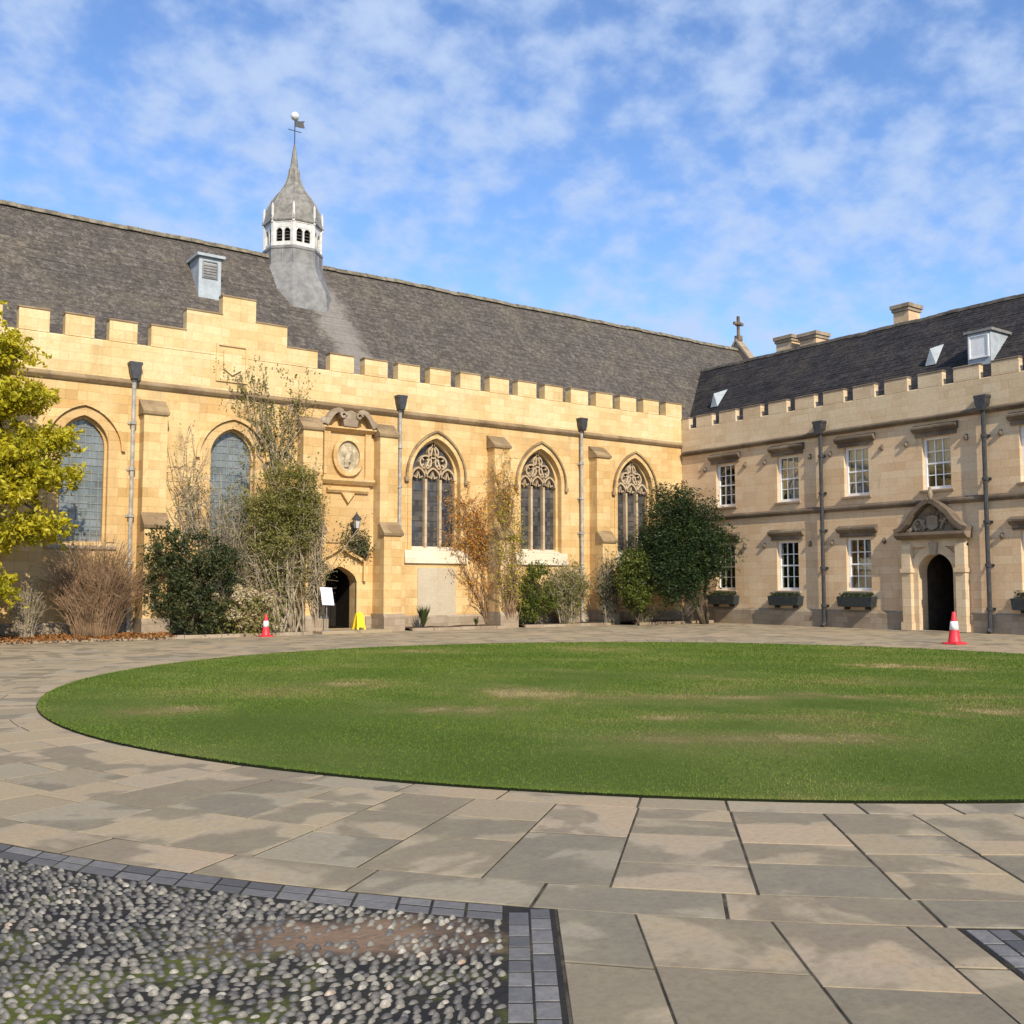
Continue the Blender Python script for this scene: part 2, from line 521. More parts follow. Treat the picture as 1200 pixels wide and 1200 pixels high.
def flagmat():
    m = NT('york_stone')
    p = m.pos(); t = m.tone()
    base = m.ramp(t, [(0, (.275, .222, .145)), (.22, (.32, .252, .16)), (.42, (.375, .292, .182)), (.6, (.35, .268, .165)), (.78, (.395, .295, .192)), (.9, (.325, .268, .185)), (1, (.28, .235, .165))])
    off = m.n('ShaderNodeCombineXYZ', {0: m.math('MULTIPLY', t, 37.0), 1: m.math('MULTIPLY', t, 11.0)}).outputs[0]
    pv = m.n('ShaderNodeVectorMath', {0: p, 1: off}, operation='ADD').outputs[0]
    wear = m.noise(pv, 1.0, 4, .5, .5)
    gp = cam2w(-.3, 3.0)
    gd = m.n('ShaderNodeVectorMath', {0: p, 1: (gp[0], gp[1], 0)}, operation='DISTANCE').outputs['Value']
    wear = m.math('ADD', wear, m.rng(gd, 2.0, 6.5, .055, -.035))
    col = m.mix(m.rng(wear, .46, .56, 0, .66), base, (.150, .129, .092))       # damp, algae-grey patches
    ring = m.math('MULTIPLY', m.rng(wear, .46, .495, 0, 1), m.rng(wear, .50, .535, 1, 0))
    col = m.mix(m.math('MULTIPLY', ring, .15), col, (.47, .42, .33))
    fine = m.noise(p, 22, 6, .75)
    col = m.mix(m.rng(fine, .28, .62, .42, 0), col, m.mix(1.0, col, (.5, .48, .44), 'MULTIPLY'))
    spots = m.n('ShaderNodeTexVoronoi', {'Vector': p, 'Scale': 9.0}).outputs['Distance']
    col = m.mix(m.math('MULTIPLY', m.rng(spots, .04, .1, .5, 0), m.rng(m.noise(p, .8), .5, .6)), col, (.10, .095, .085))
    mot = m.noise(p, 4.0, 4, .7)
    col = m.mix(m.rng(mot, .4, .7, 0, .25), col, (.30, .27, .16))
    m.bump(m.math('ADD', m.math('MULTIPLY', m.noise(p, 3.5, 5, .6), 1.0), m.math('MULTIPLY', fine, .35)), .5, .012)
    return m.done(col, m.rng(wear, .48, .62, .82, .62), .3)


MAT['flag'] = flagmat()
MAT['mortar'] = plain('mortar', (.065, .055, .040), .95, .1, 0, .5, 6, .5)

pv = MB()


def flag(poly, z=0.0, gap=.009):
    """one paving flag: polygon (x, y) counter-clockwise, shrunk by the joint, soft arris"""
    c = Vector((sum(p[0] for p in poly) / len(poly), sum(p[1] for p in poly) / len(poly)))
    rad = max((Vector(p) - c).length for p in poly)
    if rad < .06: return
    k1 = 1 - gap / rad * 1.2; k2 = 1 - (gap + .004) / rad * 1.2
    tz = z + random.uniform(-.0015, .0015)
    sx, sy = random.gauss(0, .0015), random.gauss(0, .0015)
    pv.t = random.random()
    o = [Vector(p) for p in poly]

    def ring_(k, dz):
        return [pv.vert((c.x + (p.x - c.x) * k, c.y + (p.y - c.y) * k, tz + dz + sx * (p.x - c.x) + sy * (p.y - c.y))) for p in o]
    a = ring_(k1, -.035); b = ring_(k1, -.0025); t = ring_(k2, 0)
    n = len(o)
    pv.face(t)
    for i in range(n):
        j = (i + 1) % n
        pv.face([a[i], a[j], b[j], b[i]]); pv.face([b[i], b[j], t[j], t[i]])


def pol(r, a): return (LC.x + r * math.cos(a), LC.y + r * math.sin(a))


def wedge(r0, r1, a0, a1):
    nn = max(1, int((a1 - a0) / .035))
    inner = [pol(r0, a0 + (a1 - a0) * i / nn) for i in range(nn + 1)]
    outer = [pol(r1, a0 + (a1 - a0) * i / nn) for i in range(nn + 1)]
    return inner[::-1][::-1] and outer + inner[::-1]


R1, R2, R3 = 10.66, 12.62, 13.03
a = 0.0
NEAR = math.atan2(-FW.y, -FW.x) % (2 * math.pi)        # direction from the lawn towards the cobble beds


def near_side(a): return abs((a - NEAR + math.pi) % (2 * math.pi) - math.pi) < .78


while a < 2 * math.pi - .01:                         # narrow ring at the grass edge, narrow ring before the cobbles
    da = min(random.uniform(.06, .1), 2 * math.pi - a)
    if near_side(a) or near_side(a + da): flag(wedge(LR + .02, R1, a, a + da), 0.0 if near_side(a) and near_side(a + da) else -.0035)
    elif near_side(a - .1) or near_side(a + .1): flag(wedge(LR + .02, R1, a, a + da), -.0035)
    a += da
a = NEAR - .9
while a < NEAR + .9:
    da = random.uniform(.045, .085)
    flag(wedge(R2, R3, a, a + da)); a += da
N = 108
angs = [2 * math.pi * (i + random.uniform(-.16, .16)) / N for i in range(N)]
angs.append(angs[0] + 2 * math.pi)
for i in range(N):
    r_in = R1 if near_side(angs[i]) else LR + .02
    cuts = random.choice([[.34, .68], [.22, .6], [.42], [.3, .62], [.28, .52, .78], [.2, .44, .72], [.36, .58]])
    rs = [r_in] + [r_in + (R2 - r_in) * (c + random.uniform(-.05, .05)) for c in cuts] + [R2]
    for j in range(len(rs) - 1):
        flag(wedge(rs[j], rs[j + 1], angs[i], angs[i + 1]))

# area in front: two cobble beds with a flagged path between them
PX0, PX1 = .22, 2.08                                   # path edges, metres to the right of the path's axis line


def dist_l(x, y): return math.hypot(x - LC.x, y - LC.y)


def arc_depth(X, r):
    """distance forward at which the line X meets the circle r on its near side"""
    q = CP + RT * X - LC
    b = q.dot(FW); c = q.dot(q) - r * r
    return -b - math.sqrt(max(0, b * b - c))


edges = [PX0, .60, 1.24, 1.86, PX1]
for i in range(len(edges) - 1):
    X0, X1 = edges[i], edges[i + 1]
    top0, top1 = arc_depth(X0, R3), arc_depth(X1, R3)
    course = .0
    d = 0
    tot = top0 - course - (-1.0)
    random.seed(40 + i)
    while tot - d > .2:
        L = min(random.uniform(.5, .95), tot - d)
        if tot - d - L < .25: L = tot - d
        flag([cam2w(X0, top0 - course - d - L), cam2w(X1, top1 - course - d - L), cam2w(X1, top1 - course - d), cam2w(X0, top0 - course - d)])
        d += L
random.seed(11)


def in_bed(x, y):
    q = Vector((x, y)) - CP
    X = q.dot(RT); D = q.dot(FW)
    return D < 7.6 and q.dot(FW) < arc_depth(X, R3) + .05 and -7.5 < X < 8


def clip_out(poly, r):
    """keep the part of a rectangular flag outside the ring: snap inside corners out to the circle"""
    out = []
    for x, y in poly:
        d = dist_l(x, y)
        if d < r:
            k = r / max(d, .01); x, y = LC.x + (x - LC.x) * k, LC.y + (y - LC.y) * k
        out.append((x, y))
    return out


def area(poly):
    return .5 * sum(poly[i][0] * poly[(i + 1) % len(poly)][1] - poly[(i + 1) % len(poly)][0] * poly[i][1] for i in range(len(poly)))


y = -46.0
while y < -.2:                                        # coursed rectangular flags out to the walls
    h = random.choice([.55, .65, .75, .9])
    x = -44.0 - random.random()
    while x < -.05:
        w = random.uniform(.6, 1.25)
        x1 = min(x + w, -.05); y1 = min(y + h, -.2)
        ds = [dist_l(px, py) for px in (x, x1) for py in (y, y1)]
        bed = any(in_bed(px, py) for px in (x, x1, (x + x1) / 2) for py in (y, y1, (y + y1) / 2))
        rl = R3 if near_side(math.atan2((y + y1) / 2 - LC.y, (x + x1) / 2 - LC.x)) else R2
        if max(ds) > rl + .15 and not bed:
            p = [(x, y), (x1, y), (x1, y1), (x, y1)]
            if min(ds) < rl: p = clip_out(p, rl)
            if area(p) > .06: flag(p)
        x = x1
    y += h
pav = pv.build('paving', MAT['flag'], recalc=False)
tag(pav, kind='structure')
mb = MB()
mb.quad((-60, -60, -.0055), (.5, -60, -.0055), (.5, .5, -.0055), (-60, .5, -.0055))
tag(mb.build('paving_bed', MAT['mortar']), kind='structure')

# --- setts edging the cobble beds
m = NT('blue_sett')
p = m.pos()
c = m.ramp(m.tone(), [(0, (.075, .072, .070)), (.5, (.145, .138, .132)), (1, (.23, .215, .195))])
c = m.mix(m.rng(m.noise(p, 16, 5, .7), .3, .7, .5, 0), c, (.06, .06, .065))
m.bump(m.noise(p, 30, 4, .7), .5, .01)
MAT['sett'] = m.done(c, .6, .4)
st = MB()


def sett(poly):
    global pv
    keep = pv; pv = st
    flag(poly, .0, .008)
    pv = keep


D0 = arc_depth(PX0 - .1, R3)
for k in range(2):                                    # double row beside the path, both beds
    for side in (0, 1):
        xa = (PX0 - .03 - .105 * (k + 1)) if side == 0 else (PX1 + .03 + .105 * k)
        d = D0 - .02 - (.05 if k else 0)
        if side == 1: d = arc_depth(PX1 + .1, R3) - .02
        while d > 0:
            L = random.uniform(.13, .2)
            sett([cam2w(xa, d - L), cam2w(xa + .105, d - L), cam2w(xa + .105, d), cam2w(xa, d)]); d -= L
X = PX0 - .26
while X > -6.6:                                       # row of setts along the curved top of the bed
    L = random.uniform(.16, .26)
    for r0 in (R3 + .015, R3 + .125):
        pa = []
        for xx, rr in ((X - L, r0 + .10), (X, r0 + .10), (X, r0), (X - L, r0)):
            pa.append(cam2w(xx, arc_depth(xx, rr)))
        sett(pa)
    X -= L
X = PX1 + .26
while X < 6:
    L = random.uniform(.16, .24)
    sett([cam2w(xx, arc_depth(xx, rr)) for xx, rr in ((X, R3 + .115), (X + L, R3 + .115), (X + L, R3 + .015), (X, R3 + .015))]); X += L
tag(st.build('sett_edging', MAT['sett'], recalc=False), kind='structure')

# --- cobbles: long river pebbles set on edge in swept rows
m = NT('pebble')
p = m.pos()
c = m.ramp(m.tone(), [(0, (.06, .058, .058)), (.25, (.085, .08, .075)), (.5, (.16, .148, .125)), (.75, (.27, .245, .195)), (.9, (.46, .425, .35)), (1, (.44, .30, .20))])
c = m.mix(m.rng(m.noise(p, 38, 5, .75), .35, .7, .6, 0), c, (.08, .075, .065))
m.bump(m.noise(p, 60, 3, .6), .25, .004)
MAT['pebble'] = m.done(c, .55, .4)
b = bmesh.new(); bmesh.ops.create_icosphere(b, subdivisions=2, radius=1.0)
b.verts.ensure_lookup_table()
IV = np.array([v.co[:] for v in b.verts]); IF = np.array([[v.index for v in f.verts] for f in b.faces]); b.free()
VV, FF, TT = [], [], []
cnt = 0


def bare(X, D):
    """the worn sandy spot where cobbles are missing"""
    return math.exp(-(((X + .80) / .42) ** 2 + ((D - 4.72) / .17) ** 2)) + .6 * math.exp(-(((X + .35) / .3) ** 2 + ((D - 4.62) / .13) ** 2))


def put_cobbles(xa, xb, da, db, test):
    global cnt
    row = 0
    D = da
    while D < db:
        X = xa + (row % 2) * .03
        while X < xb:
            x_ = X + random.gauss(0, .006)
            d_ = D + random.gauss(0, .006) + .10 * math.sin(X * 1.3 + .4) + .045 * math.sin(X * 3.1 + D)
            if test(x_, d_) and random.random() > min(.86, bare(x_, d_) * (.8 + .9 * noise.noise((x_ * 4, d_ * 6, 2)))) and random.random() > .03:
                q = cam2w(x_, d_)
                ang = .35 + .8 * math.sin(x_ * 1.1 + 1.3) + .5 * noise.noise((x_ * .8, d_ * .8, 3)) + random.gauss(0, .22)
                ax = RT * math.cos(ang) + FW * math.sin(ang)
                s = np.array([random.uniform(.021, .031), random.uniform(.0125, .018), random.uniform(.022, .030)])
                v = IV * s * (1 + .06 * np.sin(IV[:, [1, 2, 0]] * 2 + cnt))
                ca, sa = ax.x, ax.y
                w = np.c_[v[:, 0] * ca - v[:, 1] * sa + q[0], v[:, 0] * sa + v[:, 1] * ca + q[1], v[:, 2] - .0135 + random.gauss(0, .0035)]
                VV.append(w); FF.append(IF + cnt * len(IV))
                TT.append(np.full(len(IF), min(1, max(0, random.betavariate(2, 2.2) + .22 * noise.noise((x_, d_, 9))))))
                cnt += 1
            X += random.uniform(.048, .060)
        D += .046
        row += 1


put_cobbles(-4.6, PX0 - .25, 2.2, 7.3, lambda x, d: d < arc_depth(x, R3 + .25) and x < PX0 - .26)
put_cobbles(PX1 + .27, 3.6, 2.6, 4.9, lambda x, d: d < arc_depth(x, R3 + .14) and x > PX1 + .27)
tag(np_mesh('cobbles', np.concatenate(VV), np.concatenate(FF), MAT['pebble'], tone=np.concatenate(TT), smooth=True), kind='structure')

# earth painted near-black for shade between the cobbles, plus sandy spot and moss
m = NT('cobble_earth')
p = m.pos()
mq = cam2w(-1.6, 3.7)
md = m.n('ShaderNodeVectorMath', {0: p, 1: (mq[0], mq[1], 0)}, operation='DISTANCE').outputs['Value']
c = m.ramp(m.math('ADD', m.noise(p, 2.6, 5, .65), m.rng(md, .3, 1.5, .10, -.04)), [(.35, (.022, .022, .024)), (.52, (.034, .031, .026)), (.64, (.085, .095, .02))])
spot = cam2w(-.72, 4.70)
rel = m.n('ShaderNodeVectorMath', {0: p, 1: (spot[0], spot[1], 0)}, operation='SUBTRACT').outputs[0]
X_ = m.n('ShaderNodeVectorMath', {0: rel, 1: (RT.x, RT.y, 0)}, operation='DOT_PRODUCT').outputs['Value']
D_ = m.n('ShaderNodeVectorMath', {0: rel, 1: (FW.x, FW.y, 0)}, operation='DOT_PRODUCT').outputs['Value']
rr = m.math('SQRT', m.math('ADD', m.math('POWER', m.math('MULTIPLY', X_, 1.25), 2.0), m.math('POWER', m.math('MULTIPLY', D_, 3.2), 2.0)))
rr = m.math('ADD', rr, m.math('MULTIPLY', m.math('SUBTRACT', m.noise(p, 3.2, 6, .65), .5), 1.7))
c = m.mix(m.rng(rr, .3, 1.1, .9, 0), c, m.mix(m.noise(p, 14, 5, .7), (.34, .22, .14), (.13, .095, .065)))
m.bump(m.noise(p, 25, 5, .7), .8, .02)
MAT['cobble_earth'] = m.done(c, .9, .15)
mb = MB()
for X0, X1, D0_, D1_ in ((-7.2, PX0 - .01, -1, 8.2), (PX1 + .01, 8, -1, 4.78)):
    nx = 24
    for i in range(nx):
        xa, xb = X0 + (X1 - X0) * i / nx, X0 + (X1 - X0) * (i + 1) / nx
        ta, tb = arc_depth(xa, R3 + .01), arc_depth(xb, R3 + .01)
        mb.quad((*cam2w(xa, D0_), -.0035), (*cam2w(xb, D0_), -.0035), (*cam2w(xb, tb), -.0035), (*cam2w(xa, ta), -.0035))
tag(mb.build('cobble_bed', MAT['cobble_earth']), kind='structure')


# ------------------------------------------------------------------ lawn
def dryness(x, y):
    v = noise.fractal((x * .45, y * .45, 1.7), 1.0, 2.0, 4) * .34
    v += noise.noise((x * 1.9, y * 1.9, 5)) * .08 + noise.fractal((x * .9 + y * .5, y * .3, 9), 1.0, 2.0, 3) * .20 + noise.noise((x * 4.5, y * 4.5, 3)) * .07
    X = (x - CP.x) * RT.x + (y - CP.y) * RT.y
    D = (x - CP.x) * FW.x + (y - CP.y) * FW.y
    for cx, cd, sx, sd, k in ((1.7, 12.2, .8, .45, .34), (.1, 14.8, .9, .8, .22), (5.2, 14.4, 2.6, .45, .22), (6.0, 12.6, 2.4, .6, .16),
                              (-2.6, 16.5, 1.0, .7, .20), (7.6, 19.5, 1.3, .9, .26), (-.6, 13.0, 1.6, .4, .14), (-4.2, 12.9, .6, .5, .18), (3.2, 10.6, 1.4, .35, .14), (1.0, 24.5, 5, 1.2, .10), (3.0, 13.2, 4.0, 1.7, .07), (-1.5, 15.5, 3.5, 1.6, .06), (6.5, 16.5, 4.0, 2.0, .05)):
        v += 2.3 * k * math.exp(-(((X - cx) / sx) ** 2 + ((D - cd) / sd) ** 2)) * (.6 + .8 * abs(noise.noise((x * 1.4, y * 1.4, 8))) * 2)
    return max(v, -.16 + .35 * v)


m = NT('turf')
p = m.pos()
c = m.ramp(m.tone(), [(0, (.012, .013, .006)), (.05, (.09, .13, .02)), (.3, (.10, .145, .024)), (.5, (.135, .17, .036)), (.72, (.18, .165, .055)), (1, (.30, .24, .11))])
c = m.mix(m.rng(m.noise(p, 30, 4, .7), .3, .7, .4, 0), c, (.02, .035, .008))
m.bump(m.noise(p, 45, 4, .7), .8, .03)
MAT['turf'] = m.done(c, .9, .1)
V, F, T = [], [], []
nr, na = 60, 200
for i in range(nr + 1):
    for j in range(na):
        q = pol(LR * i / nr, 2 * math.pi * j / na)
        V.append((q[0], q[1], .020 + .010 * noise.noise((q[0] * .5, q[1] * .5, 2))))
for i in range(nr):
    for j in range(na):
        F.append((i * na + j, (i + 1) * na + j, (i + 1) * na + (j + 1) % na, i * na + (j + 1) % na))
        q = V[i * na + j]; T.append(max(.12, .32 + dryness(q[0], q[1])))
base = len(V)
for j in range(na):
    q = pol(LR + .012 * random.random(), 2 * math.pi * j / na)
    V.append((q[0], q[1], -.06))
for j in range(na):
    F.append((nr * na + j, base + j, base + (j + 1) % na, nr * na + (j + 1) % na)); T.append(-1.0)
tag(np_mesh('lawn', np.array(V), np.array(F), MAT['turf'], tone=np.array(T)), kind='structure')

NB = 480000
rad = LR * np.sqrt(rng.random(NB)); th = rng.random(NB) * 2 * math.pi
bx = LC.x + rad * np.cos(th); by = LC.y + rad * np.sin(th)
dc = np.hypot(bx - CP.x, by - CP.y)
keep = rng.random(NB) < np.clip((13.0 / dc) ** 1.5, .12, 1)
bx, by, dc, rad = bx[keep], by[keep], dc[keep], rad[keep]
ne = 9000                                             # shaggy blades at the cut edge
th = rng.random(ne) * 2 * math.pi; re = LR - rng.random(ne) ** 2 * .08 + .01
bx = np.r_[bx, LC.x + re * np.cos(th)]; by = np.r_[by, LC.y + re * np.sin(th)]; dc = np.hypot(bx - CP.x, by - CP.y)
n = len(bx)
hgt = rng.uniform(.009, .022, n) * np.clip(dc / 14, 1, 1.6); wid = rng.uniform(.003, .0055, n) * np.clip(dc / 9, 1, 3)
ph = rng.random(n) * 2 * math.pi; ln = rng.uniform(.1, .9, n) * hgt; lp = rng.random(n) * 2 * math.pi
Vb = np.empty((n, 3, 3))
z0 = .016
Vb[:, 0] = np.c_[bx - np.cos(ph) * wid, by - np.sin(ph) * wid, np.full(n, z0)]
Vb[:, 1] = np.c_[bx + np.cos(ph) * wid, by + np.sin(ph) * wid, np.full(n, z0)]
Vb[:, 2] = np.c_[bx + np.cos(lp) * ln, by + np.sin(lp) * ln, z0 + hgt]
tn = np.array([.30 + dryness(x, y) for x, y in zip(bx, by)]) + rng.normal(0, .06, n)
g = np_mesh('lawn_grass', Vb.reshape(-1, 3), np.arange(3 * n).reshape(-1, 3), MAT['blade'], tone=np.clip(tn, 0, 1))
tag(g, 'short green grass of the round lawn with straw-coloured worn patches', 'grass', kind='stuff')


# ------------------------------------------------------------------ architecture helpers
def arch_pts(cx, hw, spring, rise, n=9):
    """pointed (or round) arch from the left springing over the apex to the right springing"""
    r = (hw * hw + rise * rise) / (2 * hw)
    if rise < hw:                                    # low arch: ellipse-like
        return [(cx - hw * math.cos(math.pi * i / (2 * n)), spring + rise * math.sin(math.pi * i / (2 * n))) for i in range(2 * n + 1)]
    c = cx - hw + r                                  # centre of the left arc
    a1 = math.asin(min(1, rise / r))
    if hw > r: a1 = math.pi - a1
    lp = [(c - r * math.cos(a1 * i / n), spring + r * math.sin(a1 * i / n)) for i in range(n + 1)]
    rp = [(2 * cx - x, z) for x, z in lp[:-1]][::-1]
    return lp + rp


def opening(cx, hw, sill, spring, rise):
    return [(cx - hw, sill)] + arch_pts(cx, hw, spring, rise) + [(cx + hw, sill)]


def four_centred(cx, hw, spring, rise, n=8):
    out = []
    for i in range(2 * n + 1):
        t = -1 + i / n
        out.append((cx + hw * t, spring + rise * (.62 * math.sqrt(max(0, 1 - t * t)) + .38 * (1 - abs(t)))))
    return out


def wall_sheet(P, outer, holes, depth):
    """front of a wall with real openings: filled face with holes plus the reveals"""
    bm = bmesh.new()
    mb = MB()
    es = []
    for loop in [outer] + holes:
        vs = [bm.verts.new((u, w, 0)) for u, w in loop]
        for i in range(len(vs)): es.append(bm.edges.new((vs[i], vs[(i + 1) % len(vs)])))
    bmesh.ops.triangle_fill(bm, use_beauty=True, use_dissolve=False, edges=es)
    bm.verts.ensure_lookup_table()
    for v in bm.verts: mb.vert(P(v.co.x, 0, v.co.y))
    for f in bm.faces: mb.face([v.index for v in f.verts])
    bm.free()
    for h in holes:
        n = len(h)
        for i in range(n):
            a, b_ = h[i], h[(i + 1) % n]
            mb.quad(P(a[0], 0, a[1]), P(b_[0], 0, b_[1]), P(b_[0], -depth, b_[1]), P(a[0], -depth, a[1]))
    return mb


def hopper_pipe(parent, P, u, z0, z1, mat, rr=.065, d=.16, head=.17):
    """cast rainwater pipe with a hopper head and brackets"""
    mb = MB()
    mb.tube([P(u, d, z0), P(u, d, z1)], rr, 8)
    mb.tube([P(u, d, z0 + .12), P(u, d + .12, z0 - .02)], rr * 1.02, 8)
    o = mb.build('downpipe', mat, parent, smooth=False)
    hb = MB()
    hb.prism(lambda a, dd, w: P(a, dd, w), [(u - .09, z1), (u + .09, z1), (u + head * .9, z1 + .24), (u + head, z1 + .42), (u + head + .03, z1 + .46), (u + head + .03, z1 + .54),
                                            (u - head - .03, z1 + .54), (u - head - .03, z1 + .46), (u - head, z1 + .42), (u - head * .9, z1 + .24)], d - .15, d + .2)
    hb.build('hopper', MAT['iron'], o, bevel=.01)
    z = z0 + .7
    while z < z1 - .2:
        kb = MB()
        kb.lathe((P(u, d, 0)[0], P(u, d, 0)[1], z), [(rr, 0), (rr + .035, .01), (rr + .035, .11), (rr, .12)], 8)
        kb.pbox(P, u - .13, u + .13, 0, .04, z + .02, z + .10)
        kb.build('pipe_bracket', mat, o)
        z += 1.45
    return o


# ------------------------------------------------------------------ chapel and hall range (sunlit side)
CH = root('chapel_range', (-16, 4, 0), 'long golden stone chapel range with gothic windows, battlements and a bell turret', 'building')
XA, XB = -42.0, 0.0
hallw = [(-30.15, .72), (-25.5, .72), (-20.84, .76)]
chapw = [(-12.97, 1.06), (-8.02, 1.03), (-2.88, 1.03)]
HS, HSP, HR = 2.92, 5.85, .93
CS, CSP, CR = 2.9, 5.72, 1.42
holes = [opening(c, h, HS, HSP, HR) for c, h in hallw] + [opening(c, h, CS, CSP, CR) for c, h in chapw]
door = [(-17.57, .1)] + four_centred(-16.92, .65, 1.72, .55) + [(-16.27, .1)]
holes.append(door)
wl = wall_sheet(PL, [(XA, -.15), (XB, -.15), (XB, 7.9), (XA, 7.9)], holes, .5)
wl.box(XA, 10.2, 9.4, 10.0, -.15, 9.0)                       # rear wall
wl.box(XA, XA + .5, .5, 9.4, -.15, 9.0)
wl.box(9.7, 10.2, .5, 9.4, -.15, 8.8)
wl.build('wall', MAT['gold_stone'], CH)
# interior shade behind the openings, painted as a near-black block
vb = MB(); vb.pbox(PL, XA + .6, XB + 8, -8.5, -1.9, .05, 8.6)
vb.build('interior', MAT['interior_shade'], CH)

pr = MB()
pr.profile(PL, [(-.32, 7.9), (.05, 7.9), (.05, 9.14), (.02, 9.18), (-.32, 9.18)], XA, -.0)
pr.build('parapet', MAT['parapet_stone'], CH)
sc = MB()
sc.profile(PL, [(-.02, 7.84), (.05, 7.80), (.13, 7.90), (.13, 7.94), (.05, 8.04), (-.02, 8.04)], XA, 0)
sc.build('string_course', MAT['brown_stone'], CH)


def merlon(parent, P, u0, u1, z0, z1, mat, d0=-.32, d1=.05, cap=None):
    mb = MB()
    mb.pbox(P, u0, u1, d0, d1, z0, z1 - .07)
    o = mb.build('merlon', mat, parent)
    cb = MB()
    cb.profile(P, [(d1 + .02, z1 - .07), (d1 + .025, z1 - .04), (d1 - .04, z1), (d0 + .05, z1), (d0 - .02, z1 - .04), (d0 - .02, z1 - .07)], u0 - .015, u1 + .015)
    cb.build('coping', cap or MAT['brown_stone'], o)


for k in range(13):                                           # battlements towards the chapel end
    u0 = -17.40 + k * 1.366
    u1 = u0 + .93
    if k == 12: u1 = -.02
    merlon(CH, PL, u0, u1, 9.18, 9.84, MAT['parapet_stone'])
for k in range(13):                                           # battlements of the hall, beyond the stepped gable
    u1 = -24.02 - k * 1.28
    if u1 - .84 < XA: break
    merlon(CH, PL, u1 - .84, u1, 9.18, 9.9, MAT['parapet_stone'])
for u0, u1, z in ((-23.59, -22.48, 9.92), (-22.48, -21.30, 10.62), (-21.30, -20.15, 11.26), (-20.15, -19.02, 10.53), (-19.02, -17.88, 9.84)):
    merlon(CH, PL, u0 + .001, u1 - .001, 9.18, z, MAT['parapet_stone'])
# carved shield panel in the stepped gable
sh = MB()
sh.prism(PL, [(-21.25, 8.75), (-20.95, 8.55), (-20.65, 8.75), (-20.65, 9.35), (-21.25, 9.35)], .0, .12)
sh.bar(PL, [(-21.45, 8.35), (-20.45, 8.35), (-20.45, 9.55), (-21.45, 9.55)], .1, .03, .1, True)
sh.build('shield_panel', MAT['parapet_stone'], CH)

# roof: real courses of stone slates
def sag(u, k=1.0): return k * (.06 * noise.noise((u * .22, 2.0, 5.0)) + .025 * noise.noise((u * .9, 4.0, 1.0)))


def roof_courses(P, ua, ub, d0, z0, d1, z1, n, jag=True):
    mb = MB()
    for i in range(n):
        t0, t1 = i / n, (i + 1) / n + .012
        da, za = d0 + (d1 - d0) * t0, z0 + (z1 - z0) * t0
        db, zb = d0 + (d1 - d0) * t1, z0 + (z1 - z0) * t1
        lift = .028
        u = ua
        while u < ub:
            L = min(random.uniform(1.6, 3.4), ub - u)
            e = random.uniform(-.012, .012)
            s0a, s1a, s0b, s1b = sag(u, t0), sag(u + L, t0), sag(u, t1), sag(u + L, t1)
            mb.quad(P(u, da, za + lift + e + s0a), P(u + L, da, za + lift + e + s1a), P(u + L, db, zb + .004 + s1b), P(u, db, zb + .004 + s0b))
            mb.quad(P(u, da, za - .05 + s0a), P(u + L, da, za - .05 + s1a), P(u + L, da, za + lift + e + s1a), P(u, da, za + lift + e + s0a))
            u += L
    return mb


rf = roof_courses(PL, XA, 9.35, -.75, 8.85, -5.0, 14.62, 44)
rf.quad(PL(XA, -9.6, 8.5), PL(9.35, -9.6, 8.5), PL(9.35, -5.0, 14.62), PL(XA, -5.0, 14.62))
rf.quad(PL(XA, -.3, 8.86), PL(9.35, -.3, 8.86), PL(9.35, -.8, 8.86), PL(XA, -.8, 8.86))
rfo = rf.build('roof', MAT['stone_slate'], CH)
rg = MB()
u = XA
while u < 9.3:
    L = .46
    z = 14.63 + sag(u) + random.uniform(-.012, .012)
    rg.profile(PL, [(-4.80, z - .13), (-4.88, z + .02), (-5.0, z + .075), (-5.12, z + .02), (-5.2, z - .13)], u, u + L - .012)
    u += L
rg.build('ridge_tiles', plain('ridge', (.18, .155, .11), .9, .2, 0, .45, 4), rfo)
gb = MB()
gb.prism(lambda u, d, w: (9.36 + d, u, w), [(.4, 8.8), (5.0, 15.0), (9.6, 8.8)], 0, .42)
gb.prism(lambda u, d, w: (9.3 + d, u, w), [(.3, 9.0), (5.0, 15.05), (5.0, 15.22), (.1, 9.0)], 0, .54)
gb.prism(lambda u, d, w: (9.3 + d, u, w), [(9.7, 9.0), (5.0, 15.05), (5.0, 15.22), (9.9, 9.0)], 0, .54)
gbo = gb.build('gable', MAT['grey_stone'], CH)
cr = MB()
cr.box(9.4, 9.74, 4.85, 5.15, 15.1, 15.4)
cr.box(9.50, 9.64, 4.94, 5.06, 15.4, 16.5)
cr.box(9.20, 9.94, 4.94, 5.06, 16.0, 16.15)
cr.lathe((9.57, 5.0, 15.95), [(.1, 0), (.19, .06), (.19, .18), (.1, .24)], 10)
cr.build('cross_finial', MAT['dark_stone'], gbo)


